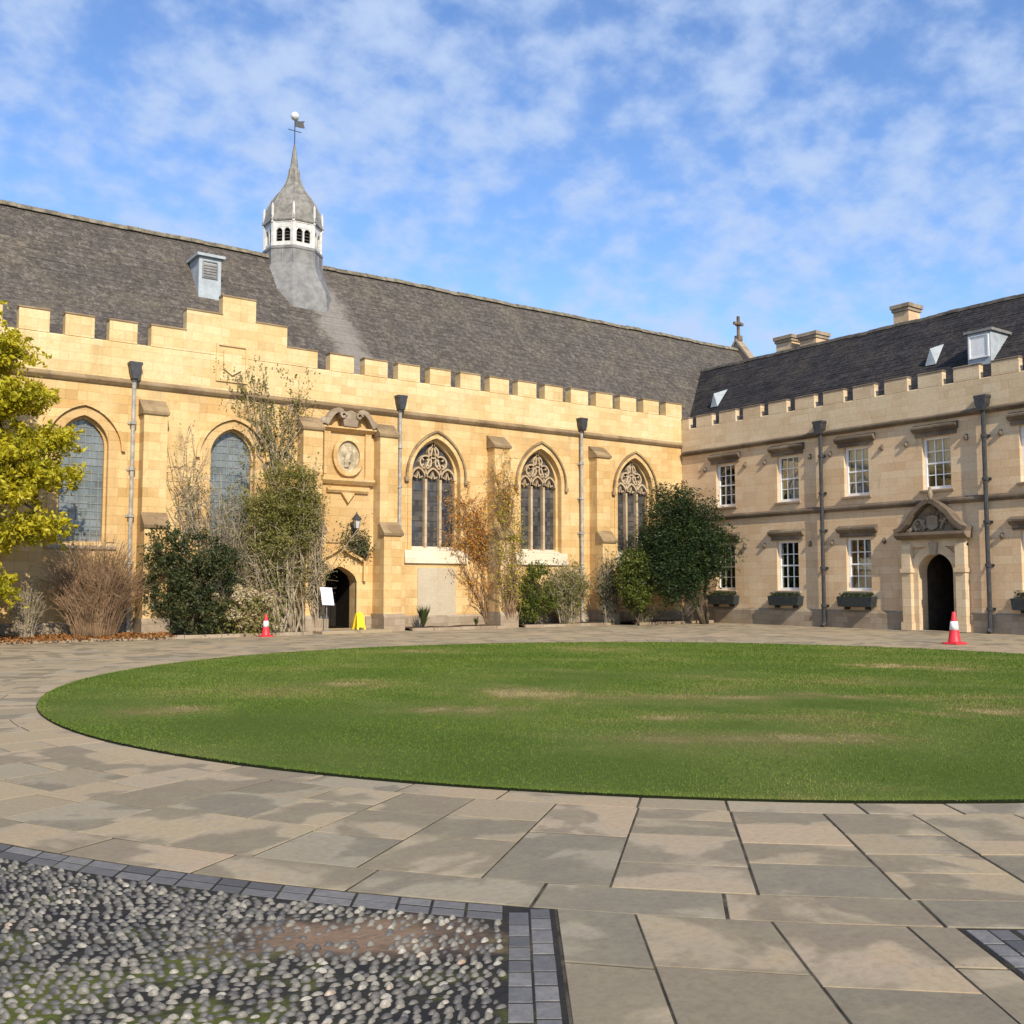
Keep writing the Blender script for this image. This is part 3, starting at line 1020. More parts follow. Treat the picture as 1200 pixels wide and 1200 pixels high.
def gothic_window(c, hw):
    op = opening(c, hw, CS, CSP, CR)
    sr = MB()
    out = opening(c, hw + .17, CS, CSP, CR + .20); inn = op
    sr.ring(PL, out, [(u, w) for u, w in opening(c, hw + .005, CS, CSP, CR + .005)], -.12, .035)
    # splayed inner order
    sr.ring(PL, opening(c, hw - .001, CS, CSP, CR - .001), opening(c, hw - .10, CS, CSP, CR - .13), -.42, -.22)
    o = sr.build('window', MAT['gold_stone'], CH)
    hm = MB()
    hm.ring(PL, arch_pts(c, hw + .27, CSP - .12, CR + .42), arch_pts(c, hw + .20, CSP - .12, CR + .34), 0, .11)
    for s in (-1, 1):
        hm.pbox(PL, c + s * (hw + .24) - .08, c + s * (hw + .24) + .08, .0, .13, CSP - .28, CSP - .12)
    hm.build('hood_mould', MAT['brown_stone'], o)
    gl_ = MB()
    gl_.prism(PL, opening(c, hw + .02, CS - .02, CSP, CR + .02), -.40, -.38)
    gl_.build('glass', MAT['stained_glass'], o)
    tr_ = MB()
    w3 = (hw - .1) * 2 / 3
    zl = CSP - .12
    d0, d1 = -.37, -.20
    for s in (-1, 1):
        tr_.pbox(PL, c + s * w3 / 2 - .05, c + s * w3 / 2 + .05, d0, d1, CS, zl + .06)
    for k in (-1, 0, 1):                                     # cusped heads of the lights
        ap = arch_pts(c + k * w3, w3 / 2 - .01, zl, .42, 6)
        tr_.bar(PL, ap, .07, d0, d1)
        tr_.bar(PL, [(c + k * w3 - w3 * .3, zl + .1), (c + k * w3 - w3 * .1, zl + .02), (c + k * w3, zl + .3)], .04, d0, d1 - .03)
        tr_.bar(PL, [(c + k * w3 + w3 * .3, zl + .1), (c + k * w3 + w3 * .1, zl + .02), (c + k * w3, zl + .3)], .04, d0, d1 - .03)
    for s in (-1, 1):                                        # sweeping tracery and quatrefoils
        tr_.bar(PL, [(c + s * w3 / 2, zl), (c + s * w3 * .52, zl + .4), (c + s * w3 * .15, zl + .95), (c, CSP + CR - .15)], .06, d0, d1)
        cx, cz = c + s * w3 * .52, zl + .64
        tr_.bar(PL, [(cx + .25 * math.cos(t * math.pi / 6), cz + .25 * math.sin(t * math.pi / 6)) for t in range(12)], .06, d0, d1, True)
        for q in range(4):
            a_ = math.pi / 4 + q * math.pi / 2
            tr_.bar(PL, [(cx + .24 * math.cos(a_), cz + .24 * math.sin(a_)), (cx + .10 * math.cos(a_), cz + .10 * math.sin(a_))], .05, d0, d1 - .03)
    cx, cz = c, zl + 1.02
    tr_.bar(PL, [(cx + .22 * math.cos(t * math.pi / 6), cz + .22 * math.sin(t * math.pi / 6)) for t in range(12)], .055, d0, d1, True)
    for q in range(4):
        a_ = math.pi / 4 + q * math.pi / 2
        tr_.bar(PL, [(cx + .2 * math.cos(a_), cz + .2 * math.sin(a_)), (cx + .08 * math.cos(a_), cz + .08 * math.sin(a_))], .05, d0, d1 - .03)
    tr_.bar(PL, [(c, CSP + CR - .02), (c, zl + 1.24)], .06, d0, d1)
    tr_.build('tracery', MAT['tracery'], o)
    sb = MB()                                                # iron saddle bars
    z = CS + .35
    while z < zl:
        sb.pbox(PL, c - hw + .08, c + hw - .08, -.385, -.365, z, z + .025); z += .38
    sb.build('saddle_bars', MAT['iron'], o)
    si = MB()
    si.profile(PL, [(.0, CS - .48), (.10, CS - .48), (.10, CS - .40), (.06, CS - .05), (.035, CS - .004), (.0, CS - .004)], c - hw - .30, c + hw + .30)
    si.profile(PL, [(-.37, CS + .16), (-.37, CS + .005), (-.01, CS + .005)], c - hw + .001, c + hw - .001)
    si.build('sill', MAT['pale_stone'], o)


def hall_window(c, hw):
    sr = MB()
    sr.ring(PL, opening(c, hw + .26, HS, HSP, HR + .26), opening(c, hw + .005, HS, HSP, HR + .005), -.1, .03)
    sr.ring(PL, opening(c, hw - .001, HS, HSP, HR - .001), opening(c, hw - .08, HS, HSP, HR - .08), -.34, -.16)
    o = sr.build('window', MAT['orange_stone'], CH)
    hm = MB()
    hm.ring(PL, arch_pts(c, hw + .48, HSP - .1, HR + .52), arch_pts(c, hw + .37, HSP - .1, HR + .40), 0, .12)
    hm.build('hood_mould', MAT['gold_stone'], o)
    gl_ = MB()
    gl_.prism(PL, opening(c, hw + .02, HS - .02, HSP, HR + .02), -.30, -.28)
    gl_.build('glass', MAT['leaded_glass'], o)
    gr = MB()
    n = 7
    for i in range(1, n):
        u = c - hw + 2 * hw * i / n
        z1 = HSP + HR - .12 if abs(u - c) < .3 * hw else HSP + HR * math.sqrt(max(0, 1 - ((u - c) / hw) ** 2)) - .05
        gr.pbox(PL, u - .012, u + .012, -.285, -.262, HS, z1)
    z = HS + .25
    while z < HSP + HR - .1:
        hh = hw if z < HSP else hw * math.sqrt(max(0, 1 - ((z - HSP) / HR) ** 1.8))
        gr.pbox(PL, c - hh, c + hh, -.285, -.26, z - .012, z + .012); z += .235
    gr.build('leading', plain('lead_cames', (.20, .21, .21), .6, .4, 0, .2, 9, 0) if 'came' not in MAT else MAT['came'], o)
    si = MB()
    si.profile(PL, [(-.3, HS), (-.3, HS - .02), (0, HS - .22), (.08, HS - .22), (.08, HS - .15), (-.28, HS + .05)], c - hw - .3, c + hw + .3)
    si.build('sill', MAT['grey_stone'], o)


for c, h in chapw: gothic_window(c, h)
for c, h in hallw: hall_window(c, h)


def buttress(u0, u1):
    mb = MB()
    mb.profile(PL, [(0, -.1), (.92, -.1), (.92, .55), (.84, .66), (.84, 3.35), (.50, 3.75), (.50, 6.95), (0, 6.95)], u0, u1)
    o = mb.build('buttress', MAT['gold_stone'], CH)
    cb = MB()
    cb.profile(PL, [(.0, 6.93), (.56, 6.93), (.58, 7.02), (.05, 7.45), (.0, 7.45)], u0 - .05, u1 + .05)
    cb.build('weathering', MAT['brown_stone'], o)
    cb = MB()
    cb.profile(PL, [(.50, 3.36), (.90, 3.36), (.92, 3.44), (.515, 3.86), (.50, 3.86)], u0 - .04, u1 + .04)
    cb.build('offset', MAT['brown_stone'], o)
    fb = MB()
    fb.profile(PL, [(.0, -.1), (1.0, -.1), (1.0, .5), (.93, .6), (.0, .6)], u0 - .06, u1 + .06)
    fb.build('plinth', MAT['grey_stone'], o)


for u in (-28.75, -23.5, -18.2, -15.25, -10.28, -5.1): buttress(u - .36, u + .36)
for u in (-24.1, -14.62, -6.0):
    hopper_pipe(CH, PL, u, .1, 8.02, MAT['grey_iron'])

# porch: doorway with shade painted into its timber, frontispiece with roundel and broken pediment
dr = MB()
dr.pbox(PL, -17.75, -16.1, -1.7, -1.62, .1, 2.4)
dr.box(-17.75, -17.57, .5, 1.7, .1, 2.4); dr.box(-16.27, -16.1, .5, 1.7, .1, 2.4); dr.box(-17.75, -16.1, .5, 1.7, 2.4, 2.5); dr.box(-17.75, -16.1, .02, 1.7, .02, .1)
dro = dr.build('doorway', MAT['shaded_oak'], CH)
dl_ = MB()
for i in range(6): dl_.pbox(PL, -17.55 + i * .215, -17.55 + i * .215 + .2, -1.62, -1.58, .12, 2.3)
dl_.build('door', MAT['shaded_oak'], dro)
sr = MB()
o_ = [(-17.74, .1)] + four_centred(-16.92, .82, 1.74, .72) + [(-16.10, .1)]
i_ = [(-17.57, .1)] + four_centred(-16.92, .65, 1.72, .55) + [(-16.27, .1)]
sr.ring(PL, o_, i_, -.05, .07)
hm_ = [(-17.85, 1.75), (-17.85, 2.45), (-17.3, 2.72), (-16.92, 2.95), (-16.54, 2.72), (-15.99, 2.45), (-15.99, 1.75)]
sr.bar(PL, hm_, .1, 0, .16)
sr.build('door_surround', MAT['gold_stone'], CH)
fp = MB()
fp.pbox(PL, -17.62, -15.78, -.02, .06, 3.1, 7.02)
fp.pbox(PL, -17.62, -17.38, .06, .14, 5.35, 7.02); fp.pbox(PL, -16.02, -15.78, .06, .14, 5.35, 7.02)
fpo = fp.build('frontispiece', MAT['orange_stone'], CH)
for prof, ua, ub in (([(.06, 5.16), (.15, 5.16), (.26, 5.28), (.26, 5.36), (.06, 5.40)], -17.72, -15.68),
                     ([(.06, 4.86), (.14, 4.86), (.2, 4.94), (.2, 5.0), (.06, 5.04)], -17.5, -15.9),
                     ([(.06, 7.02), (.16, 7.02), (.3, 7.12), (.3, 7.18), (.06, 7.2)], -17.75, -15.65)):
    ld = MB(); ld.profile(PL, prof, ua, ub); ld.build('ledge', MAT['gold_stone'], fpo)
ld = MB(); ld.prism(PL, [(-16.95, 4.855), (-16.7, 4.5), (-16.45, 4.855)], .06, .2); ld.build('corbel', MAT['gold_stone'], fpo)
ro = MB()
ro.bar(PL, [(-16.7 + .52 * math.cos(t * math.pi / 12), 6.16 + .64 * math.sin(t * math.pi / 12)) for t in range(24)], .16, .06, .2, True)
ro.build('roundel', MAT['gold_stone'], fpo)
fc = MB()
fc.prism(PL, [(-16.7 + .47 * math.cos(t * math.pi / 12), 6.16 + .59 * math.sin(t * math.pi / 12)) for t in range(24)], .0, .10)
for dx_, dz_, rr_ in ((0, .0, .26), (-.05, -.22, .2), (.1, .2, .16), (-.14, .12, .13)):
    fc.lathe((-16.7 + dx_, -.09, 6.16 + dz_ - rr_), [(.02, 0), (rr_ * .5, rr_ * .2), (rr_ * .55, rr_), (rr_ * .4, rr_ * 1.7), (.02, rr_ * 2)], 10)
fc.build('carved_face', MAT['clock_face'], fpo)
pd = MB()
for s in (-1, 1):                                            # two reclining scrolls of the broken pediment
    c0 = -16.7
    line = []
    for i in range(15):
        t = i / 14
        line.append((c0 + s * (.95 - .62 * t), 7.22 + .62 * math.sin(t * 1.9) * (1 - .18 * t)))
    pd.bar(PL, line, .17, .06, .36)
    ex, ez = line[-1]
    pd.bar(PL, [(ex - s * .02 + .13 * math.cos(a_ * .6) * (1 - a_ * .06), ez - .12 + .13 * math.sin(a_ * .6) * (1 - a_ * .06)) for a_ in range(11)], .08, .06, .4)
    pd.lathe((c0 + s * .98, -.2, 7.18), [(.03, 0), (.15, .06), (.17, .15), (.12, .26), (.03, .3)], 8)
pd.prism(PL, [(-16.95, 7.2), (-16.45, 7.2), (-16.40, 7.45), (-16.52, 7.72), (-16.7, 7.78), (-16.88, 7.72), (-17.0, 7.45)], .06, .34)
pd.build('broken_pediment', MAT['grey_stone'], fpo)
pn = MB()
pn.pbox(PL, -13.75, -12.1, -.01, .025, .35, 2.25)
pn.build('rendered_panel', MAT['render'], CH)
pl_ = MB()
for ua, ub in ((XA, -17.9), (-15.9, -.05)):
    pl_.profile(PL, [(0, -.12), (.07, -.12), (.07, .42), (.02, .5), (0, .5)], ua, ub)
pl_.build('plinth', MAT['grey_stone'], CH)

# lead dormer on the hall roof
dm = MB()
dm.box(-21.14, -20.32, 2.98, 4.2, 11.6, 13.42)
dmo = dm.build('dormer', MAT['pale_lead'], CH, bevel=.02)
dmr = MB()
dmr.prism(lambda u, d, w: (u, d, w), [(-21.24, 13.42), (-20.22, 13.42), (-20.22, 13.52), (-21.24, 13.52)], 2.86, 4.4)
dmr.build('dormer_roof', MAT['pale_lead'], dmo)
lv = MB()
for i in range(5): lv.profile(lambda u, d, w: (u, 2.98 - d, w), [(.0, 12.72 + i * .1), (.03, 12.70 + i * .1), (.03, 12.74 + i * .1), (.0, 12.79 + i * .1)], -20.98, -20.5)
lv.bar(lambda u, d, w: (u, 2.98 - d, w), [(-21.0, 12.66), (-20.48, 12.66), (-20.48, 13.26), (-21.0, 13.26)], .05, 0, .04, True)
lv.build('louvre', MAT['lead'], dmo)

# ---- bell turret on the ridge
FX, FY = -16.72, 5.0
PH = math.pi / 8
bt = MB()
RB = 1.16
bt.lathe((FX, FY, 12.7), [(RB * 1.7, -.9), (RB * 1.55, .3), (RB * 1.30, .8), (RB * 1.12, 1.2), (RB * 1.02, 1.5), (RB, 1.8), (RB, 2.05), (RB * 1.03, 2.1), (RB * 1.03, 2.2)], 8, PH)
for k in range(8):                                           # rolled lead seams
    a_ = PH + k * math.pi / 4
    bt.tube([(FX + RB * math.cos(a_), FY + RB * math.sin(a_), 14.1), (FX + RB * math.cos(a_), FY + RB * math.sin(a_), 14.75)], .035, 6)
    a2 = a_ + math.pi / 8
    ap = RB * math.cos(math.pi / 8)
    bt.tube([(FX + ap * math.cos(a2), FY + ap * math.sin(a2), 14.1), (FX + ap * math.cos(a2), FY + ap * math.sin(a2), 14.75)], .025, 5)
bto = bt.build('bell_turret', MAT['lead'], CH)
def fbox(mb, P, u0, u1, d0, d1, w0, w1): mb.prism(P, [(u0, w0), (u1, w0), (u1, w1), (u0, w1)], d0, d1)


bf = MB()
z0, z1 = 14.88, 15.85
RBL = 1.06
for k in range(8):
    a_ = PH + k * math.pi / 4
    cx, cy = FX + RBL * math.cos(a_), FY + RBL * math.sin(a_)
    bf.tube([(cx, cy, z0), (cx, cy, z1)], .11, 6)
    a2 = a_ + math.pi / 4
    dx_, dy_ = FX + RBL * math.cos(a2), FY + RBL * math.sin(a2)
    t = Vector((dx_ - cx, dy_ - cy, 0)); L = t.length; t.normalize(); nn = Vector((t.y, -t.x, 0))
    P = lambda u, d, w, cx=cx, cy=cy, t=t, nn=nn: (cx + t.x * u + nn.x * d, cy + t.y * u + nn.y * d, w)
    ops = []
    for s in (.30, .70):
        ops.append(s)
    # panel with two openings: build bars around them
    fbox(bf, P, 0, L, -.05, .05, z0, z0 + .20)
    fbox(bf, P, 0, L, -.05, .05, z1 - .2, z1)
    for u0, u1 in ((0, L * .30 - .13), (L * .30 + .13, L * .7 - .13), (L * .7 + .13, L)):
        fbox(bf, P, u0, u1, -.045, .045, z0 + .20, z1 - .2)
    for s in (.30, .70):
        bf.ring(P, [(L * s - .131, z1 - .201), (L * s - .065, z1 - .201), (L * s, z1 - .201), (L * s + .065, z1 - .201), (L * s + .131, z1 - .201)],
                [(L * s - .13, z1 - .34), (L * s - .07, z1 - .25), (L * s, z1 - .225), (L * s + .07, z1 - .25), (L * s + .13, z1 - .34)], -.04, .04)
    fbox(bf, P, -.02, L + .02, -.08, .07, z1, z1 + .07)
bf.build('belfry', MAT['old_white'], bto)
ls = MB()
for k in range(8):
    a_ = PH + k * math.pi / 4
    cx, cy = FX + RBL * math.cos(a_), FY + RBL * math.sin(a_)
    a2 = a_ + math.pi / 4
    dx_, dy_ = FX + RBL * math.cos(a2), FY + RBL * math.sin(a2)
    t = Vector((dx_ - cx, dy_ - cy, 0)); L = t.length; t.normalize(); nn = Vector((t.y, -t.x, 0))
    P = lambda u, d, w, cx=cx, cy=cy, t=t, nn=nn: (cx + t.x * u + nn.x * d, cy + t.y * u + nn.y * d, w)
    for i in range(4):
        ls.profile(P, [(-.16, z0 + .28 + i * .13), (-.05, z0 + .20 + i * .13), (-.05, z0 + .22 + i * .13), (-.16, z0 + .30 + i * .13)], .12, L - .12)
ls.lathe((FX, FY, z0 + .1), [(.8, 0), (.8, .75)], 8, PH)
ls.build('louvres', plain('louvre_wood', (.06, .058, .052), .8, .2, 0, .2, 6), bto)
sp = MB()
sp.lathe((FX, FY, 0), [(1.17, 15.90), (1.20, 15.95), (1.13, 16.3), (1.02, 16.65), (.86, 16.98), (.64, 17.27), (.46, 17.5), (.32, 17.75), (.23, 18.05), (.17, 18.4), (.12, 18.8), (.075, 19.15), (.04, 19.4)], 8, PH)
for k in range(8):                                           # lead rolls on the arrises, pale upstands at the eaves
    a_ = PH + k * math.pi / 4
    sp.tube([(FX + r_ * math.cos(a_), FY + r_ * math.sin(a_), z) for r_, z in ((1.20, 15.95), (1.13, 16.3), (1.02, 16.65), (.86, 16.98), (.64, 17.27), (.46, 17.5), (.32, 17.75), (.23, 18.05), (.17, 18.4))], .035, 5)
sp.build('spire', MAT['spire_lead'], bto)
up = MB()
for k in range(8):
    a_ = PH + k * math.pi / 4
    x_, y_ = FX + 1.14 * math.cos(a_), FY + 1.14 * math.sin(a_)
    up.tube([(x_, y_, 15.85), (x_, y_, 16.5), (x_, y_, 16.65)], [.06, .05, .015], 6)
up.build('corner_finials', MAT['old_white'], bto)
wv = MB()
wv.tube([(FX, FY, 19.3), (FX, FY, 20.7)], .022, 6)
wv.tube([(FX - .28, FY, 20.0), (FX + .28, FY, 20.0)], .016, 5)
wv.prism(lambda u, d, w: (FX + u * .8, FY + d + u * -.5, w), [(.03, 20.18), (.30, 20.12), (.42, 20.0 + .12), (.36, 20.30), (.42, 20.42), (.2, 20.40), (.03, 20.46)], -.012, .012)
wvo = wv.build('weathervane', MAT['iron'], bto)
gbll = MB(); gbll.lathe((FX, FY, 20.42), [(.02, 0), (.14, .07), (.19, .19), (.14, .31), (.02, .38)], 12)
gbll.build('gilded_ball', MAT['gilt'], wvo, smooth=True)

# ------------------------------------------------------------------ residential range (right-hand side of the court)
RS = root('residential_range', (4, -15, 0), 'two-storey tan stone range with white sash windows and a dark slate roof', 'building')
YA, YB = -40.0, 0.0
uw = [-2.6, -5.93, -9.15, -12.43, -15.92, -19.2, -22.5, -25.8]
lw = [-2.53, -5.85, -9.16, -15.85, -19.2, -22.5, -25.8]
UZ0, UZ1, LZ0, LZ1, HWR = 4.98, 6.84, 1.40, 3.40, .54
rect = lambda c, z0, z1, h: [(c - h, z0), (c + h, z0), (c + h, z1), (c - h, z1)]
holes = [rect(c, UZ0, UZ1, HWR) for c in uw] + [rect(c, LZ0, LZ1, HWR) for c in lw]
AC, AH = -12.32, .66
holes.append(opening(AC, AH, .03, 2.06, .66))
wr = wall_sheet(PR, [(YA, -.15), (YB - .0, -.15), (YB - .0, 7.5), (YA, 7.5)], holes, .45)
wr.box(9.0, 9.5, YA, YB - .1, -.15, 8.3)
wr.build('wall', MAT['tan_stone'], RS)
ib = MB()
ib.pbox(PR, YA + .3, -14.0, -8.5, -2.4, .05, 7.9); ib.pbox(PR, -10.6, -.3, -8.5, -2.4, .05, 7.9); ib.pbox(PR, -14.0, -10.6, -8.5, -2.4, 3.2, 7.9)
ib.build('interior', MAT['interior_shade'], RS)
pg = MB()                                                   # vaulted passage behind the arch, its shade painted in as dark stone
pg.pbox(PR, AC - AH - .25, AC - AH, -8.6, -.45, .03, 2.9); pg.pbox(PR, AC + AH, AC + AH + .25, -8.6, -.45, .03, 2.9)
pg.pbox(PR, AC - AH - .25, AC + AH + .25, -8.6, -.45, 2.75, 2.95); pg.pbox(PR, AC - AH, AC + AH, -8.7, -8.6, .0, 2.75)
pg.build('passage', plain('shaded_passage', (.06, .047, .035), .9, .1, 0, .3, 3), RS)

pr = MB()
pr.profile(PR, [(-.20, 7.5), (.05, 7.5), (.05, 8.59), (.03, 8.62), (-.20, 8.62)], YA, -.06)
pr.build('parapet', MAT['tan_parapet'], RS)
cn = MB()
cn.profile(PR, [(-.02, 7.42), (.05, 7.40), (.17, 7.50), (.17, 7.55), (.05, 7.62), (-.02, 7.62)], YA, -.14)
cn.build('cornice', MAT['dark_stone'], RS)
cn = MB()
cn.profile(PR, [(-.02, 4.44), (.05, 4.42), (.13, 4.52), (.13, 4.58), (.03, 4.66), (-.02, 4.66)], YA, -.0)
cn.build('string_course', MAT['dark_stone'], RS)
pl_ = MB()
for ua, ub in ((YA, AC - 1.22), (AC + 1.22, -.08)):
    pl_.profile(PR, [(0, -.12), (.08, -.12), (.08, .58), (.02, .68), (0, .68)], ua, ub)
pl_.build('plinth', MAT['grey_stone'], RS)
for k in range(24):
    u1 = -.98 - k * 1.357                                    # gap ends; merlon follows
    if u1 < YA: break
    merlon(RS, PR, u1 - .93, u1, 8.62, 9.16, MAT['tan_parapet'], d0=-.20, cap=MAT['dark_stone'])
merlon(RS, PR, -.52, -.1, 8.62, 9.16, MAT['tan_parapet'], d0=-.20, cap=MAT['dark_stone'])

rf = roof_courses(PR, YA, 5.3, -.8, 8.55, -5.0, 12.58, 34)
rf.quad(PR(YA, -9.3, 8.3), PR(5.3, -9.3, 8.3), PR(5.3, -5.0, 12.58), PR(YA, -5.0, 12.58))
rf.quad(PR(YA, -.35, 8.56), PR(-.5, -.35, 8.56), PR(-.5, -.85, 8.56), PR(YA, -.85, 8.56))
rfo = rf.build('roof', MAT['dark_slate'], RS)
rg = MB()
u = YA
while u < 4.4:
    z = 12.59 + sag(u) + random.uniform(-.012, .012)
    rg.profile(PR, [(-4.82, z - .12), (-4.9, z + .01), (-5.0, z + .06), (-5.1, z + .01), (-5.18, z - .12)], u, u + .445); u += .46
rg.build('ridge_tiles', plain('ridge_dark', (.085, .075, .06), .9, .2, 0, .45, 4), rfo)

# chimneys behind the ridge
for cx, ys, zt in ((6.0, (-1.35, -2.75), 13.62), (6.0, (-7.6,), 13.72)):
    for i, yc in enumerate(ys):
        hb = MB()
        zt -= .12; w = .36 if len(ys) == 1 else .46
        hb.box(cx - .42, cx + .42, yc - w, yc + w, 11.0, zt - .3)
        o = hb.build('chimney', MAT['tan_stone'], rfo)
        cb = MB()
        cb.box(cx - .49, cx + .49, yc - w - .05, yc + w + .05, zt - .3, zt - .16)
        cb.box(cx - .54, cx + .54, yc - w - .10, yc + w + .10, zt - .16, zt)
        cb.build('chimney_cap', MAT['grey_stone'], o)
if True:
    hb = MB(); hb.box(5.7, 6.4, -3.1, -1.0, 11.0, 12.9)
    hb.build('chimney_base', MAT['grey_stone'], rfo)

# lead dormer and little triangular roof vents
dm = MB()
dm.prism(lambda u, d, w: (1.75 + d, u, w), [(-13.6, 9.1), (-12.7, 9.1), (-12.7, 10.66), (-13.6, 10.66)], 0, 1.6)
dmo = dm.build('dormer', MAT['pale_lead'], RS, bevel=.02)
dmr = MB(); dmr.box(1.66, 3.7, -13.68, -12.62, 10.66, 10.76); dmr.build('dormer_roof', MAT['lead'], dmo)
fg = MB(); fg.bar(lambda u, d, w: (1.75 - d, u, w), [(-13.5, 9.75), (-12.8, 9.75), (-12.8, 10.55), (-13.5, 10.55)], .07, 0, .05, True)
fg.pbox(lambda u, d, w: (1.75 - d, u, w), -13.5, -12.8, 0, .02, 9.75, 10.55)
fg.build('dormer_window', MAT['white_paint'], dmo)
for yc in (-11.0, .0):
    vt = MB()
    a0, a1 = (2.2, yc, 9.98), (3.3, yc, 11.0)
    top = (2.25, yc, 10.45)
    i = [vt.vert(q) for q in ((2.15, yc - .22, 9.92), (2.15, yc + .22, 9.92), (2.15, yc, 10.55), (3.1, yc, 10.86))]
    for f in ((0, 1, 2), (0, 2, 3), (1, 3, 2), (0, 3, 1)): vt.face([i[k] for k in f])
    vt.build('roof_vent', MAT['pale_lead'], RS)


def sash_window(c, z0, z1, blind, low):
    h = HWR
    fr_ = MB()
    dA, dB = -.24, -.14
    fr_.bar(PR, [(c - h + .045, z0 + .045), (c + h - .045, z0 + .045), (c + h - .045, z1 - .045), (c - h + .045, z1 - .045)], .088, dA, dB, True)
    for s in (-1, 1): fr_.pbox(PR, c + s * (h - .045) - .0441, c + s * (h - .045) + .0441, dA, dB + .002, z0 + .0, z1)
    fr_.pbox(PR, c - h, c + h, dA, dB + .003, z0, z0 + .11); fr_.pbox(PR, c - h, c + h, dA, dB + .003, z1 - .09, z1)
    zm = (z0 + z1) / 2
    o = fr_.build('window', MAT['white_paint'], RS)
    sa = MB()
    sa.pbox(PR, c - h + .088, c + h - .088, -.235, -.16, zm - .03, zm + .03)
    for k in (1, 2):
        u = c - h + .088 + (2 * h - .176) * k / 3
        sa.pbox(PR, u - .017, u + .017, -.225, -.175, z0 + .1, z1 - .09)
    for k in (1, 3):
        z = z0 + .1 + (z1 - z0 - .19) * k / 4
        sa.pbox(PR, c - h + .088, c + h - .088, -.222, -.178, z - .016, z + .016)
    sa.build('glazing_bars', MAT['white_paint'], o)
    gl_ = MB(); gl_.pbox(PR, c - h + .03, c + h - .03, -.205, -.199, z0 + .03, z1 - .03)
    gl_.build('glass', MAT['window_glass'], o)
    if blind:
        bl = MB()
        a_, b_ = blind
        ys = np.linspace(c - h + .05, c + h - .05, 13)
        zt, zb = z1 - .05, z0 + (z1 - z0) * a_
        for i in range(12):
            da = -.33 - .02 * (i % 2)
            db = -.33 - .02 * ((i + 1) % 2)
            vtx = [PR(ys[i], da, zb), PR(ys[i + 1], db, zb), PR(ys[i + 1], db, zt), PR(ys[i], da, zt)]
            if ys[i] - (c - h) < 2 * h * b_ or b_ >= 1: bl.quad(*vtx)
        bl.build('curtain', MAT['blind'], o)
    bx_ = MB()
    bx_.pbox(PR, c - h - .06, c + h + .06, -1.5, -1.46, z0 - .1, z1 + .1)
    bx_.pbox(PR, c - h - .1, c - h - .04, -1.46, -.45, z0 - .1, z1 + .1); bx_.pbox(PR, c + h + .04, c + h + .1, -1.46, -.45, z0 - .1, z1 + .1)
    bx_.build('room', MAT['interior_shade'], o)  # room shade painted near-black
    hd = MB()                                              # flat label mould over the window
    zt = z1 + (.20 if not low else .20)
    hd.profile(PR, [(0, zt - .02), (.08, zt - .02), (.20, zt + .10), (.20, zt + .16), (.0, zt + .26)], c - h - .32, c + h + .32)
    hd.pbox(PR, c - h - .25, c + h + .25, 0, .05, z1 + .02, zt - .02)
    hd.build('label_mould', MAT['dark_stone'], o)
    for s in (-1, 1):
        bs = MB()
        bs.lathe((-.055, c + s * (h + .60), z1 - .28), [(.02, 0), (.06, .04), (.075, .10), (.05, .16), (.02, .19)], 8)
        bs.pbox(PR, c + s * (h + .60) - .045, c + s * (h + .60) + .045, -.01, .04, z1 - .26, z1 - .06)
        bs.build('carved_boss', MAT['dark_stone'], o)
    si = MB()
    si.profile(PR, [(-.24, z0 + .01), (-.24, z0 - .1), (.08, z0 - .1), (.09, z0 - .03)], c - h - .1, c + h + .1)
    si.build('sill', MAT['grey_stone'], o)


blU = {0: None, 1: (.05, .72), 2: (.02, .85), 3: (.45, 1.0), 4: (.1, .5)}
blL = {0: (.5, .4), 1: None, 2: (.3, .34), 3: (.4, 1)}
for i, c in enumerate(uw): sash_window(c, UZ0, UZ1, blU.get(i), False)
for i, c in enumerate(lw): sash_window(c, LZ0, LZ1, blL.get(i), True)

for u in (-7.68, -14.28):
    hopper_pipe(RS, PR, u, .06, 7.45, MAT['iron'], .075, .17, .2)

# portal with a swept pediment
po = MB()
ra = opening(AC, AH + .001, .03, 2.06, .661)
po.ring(PR, [(AC - AH - .30, .03)] + arch_pts(AC, AH + .30, 2.06, .97) + [(AC + AH + .30, .03)], ra, -.05, .10)
for s in (-1, 1):
    po.pbox(PR, AC + s * 1.02 - .17, AC + s * 1.02 + .17, -.02, .28, .02, 3.05)
    po.pbox(PR, AC + s * 1.02 - .21, AC + s * 1.02 + .21, -.02, .34, .02, .30)
    po.pbox(PR, AC + s * 1.02 - .21, AC + s * 1.02 + .21, -.02, .33, 2.05, 2.2)
po.pbox(PR, AC - 1.19, AC + 1.19, -.02, .12, 2.95, 3.36)
poo = po.build('portal', MAT['tan_parapet'], RS)
ky = MB(); ky.prism(PR, [(AC - .1, 2.66), (AC + .1, 2.66), (AC + .16, 3.1), (AC - .16, 3.1)], .08, .24); ky.build('keystone', MAT['grey_stone'], poo)
ek = MB()
ek.profile(PR, [(.0, 3.22), (.3, 3.22), (.5, 3.36), (.5, 3.46), (.0, 3.5)], AC - 1.34, AC + 1.34)
for s in (-1, 1):
    line = [(AC + s * 1.36, 3.52), (AC + s * 1.16, 3.58), (AC + s * .90, 3.80), (AC + s * .64, 4.14), (AC + s * .38, 4.36), (AC + s * .16, 4.50), (AC + s * .02, 4.54)]
    ek.bar(PR, line, .16, .0, .46)
ek.build('pediment', MAT['dark_stone'], poo)
ty = MB()
tp = [(AC - 1.16, 3.48), (AC + 1.16, 3.48), (AC + .9, 3.76), (AC + .62, 4.10), (AC + .4, 4.34), (AC, 4.46), (AC - .4, 4.34), (AC - .62, 4.10), (AC - .9, 3.76)]
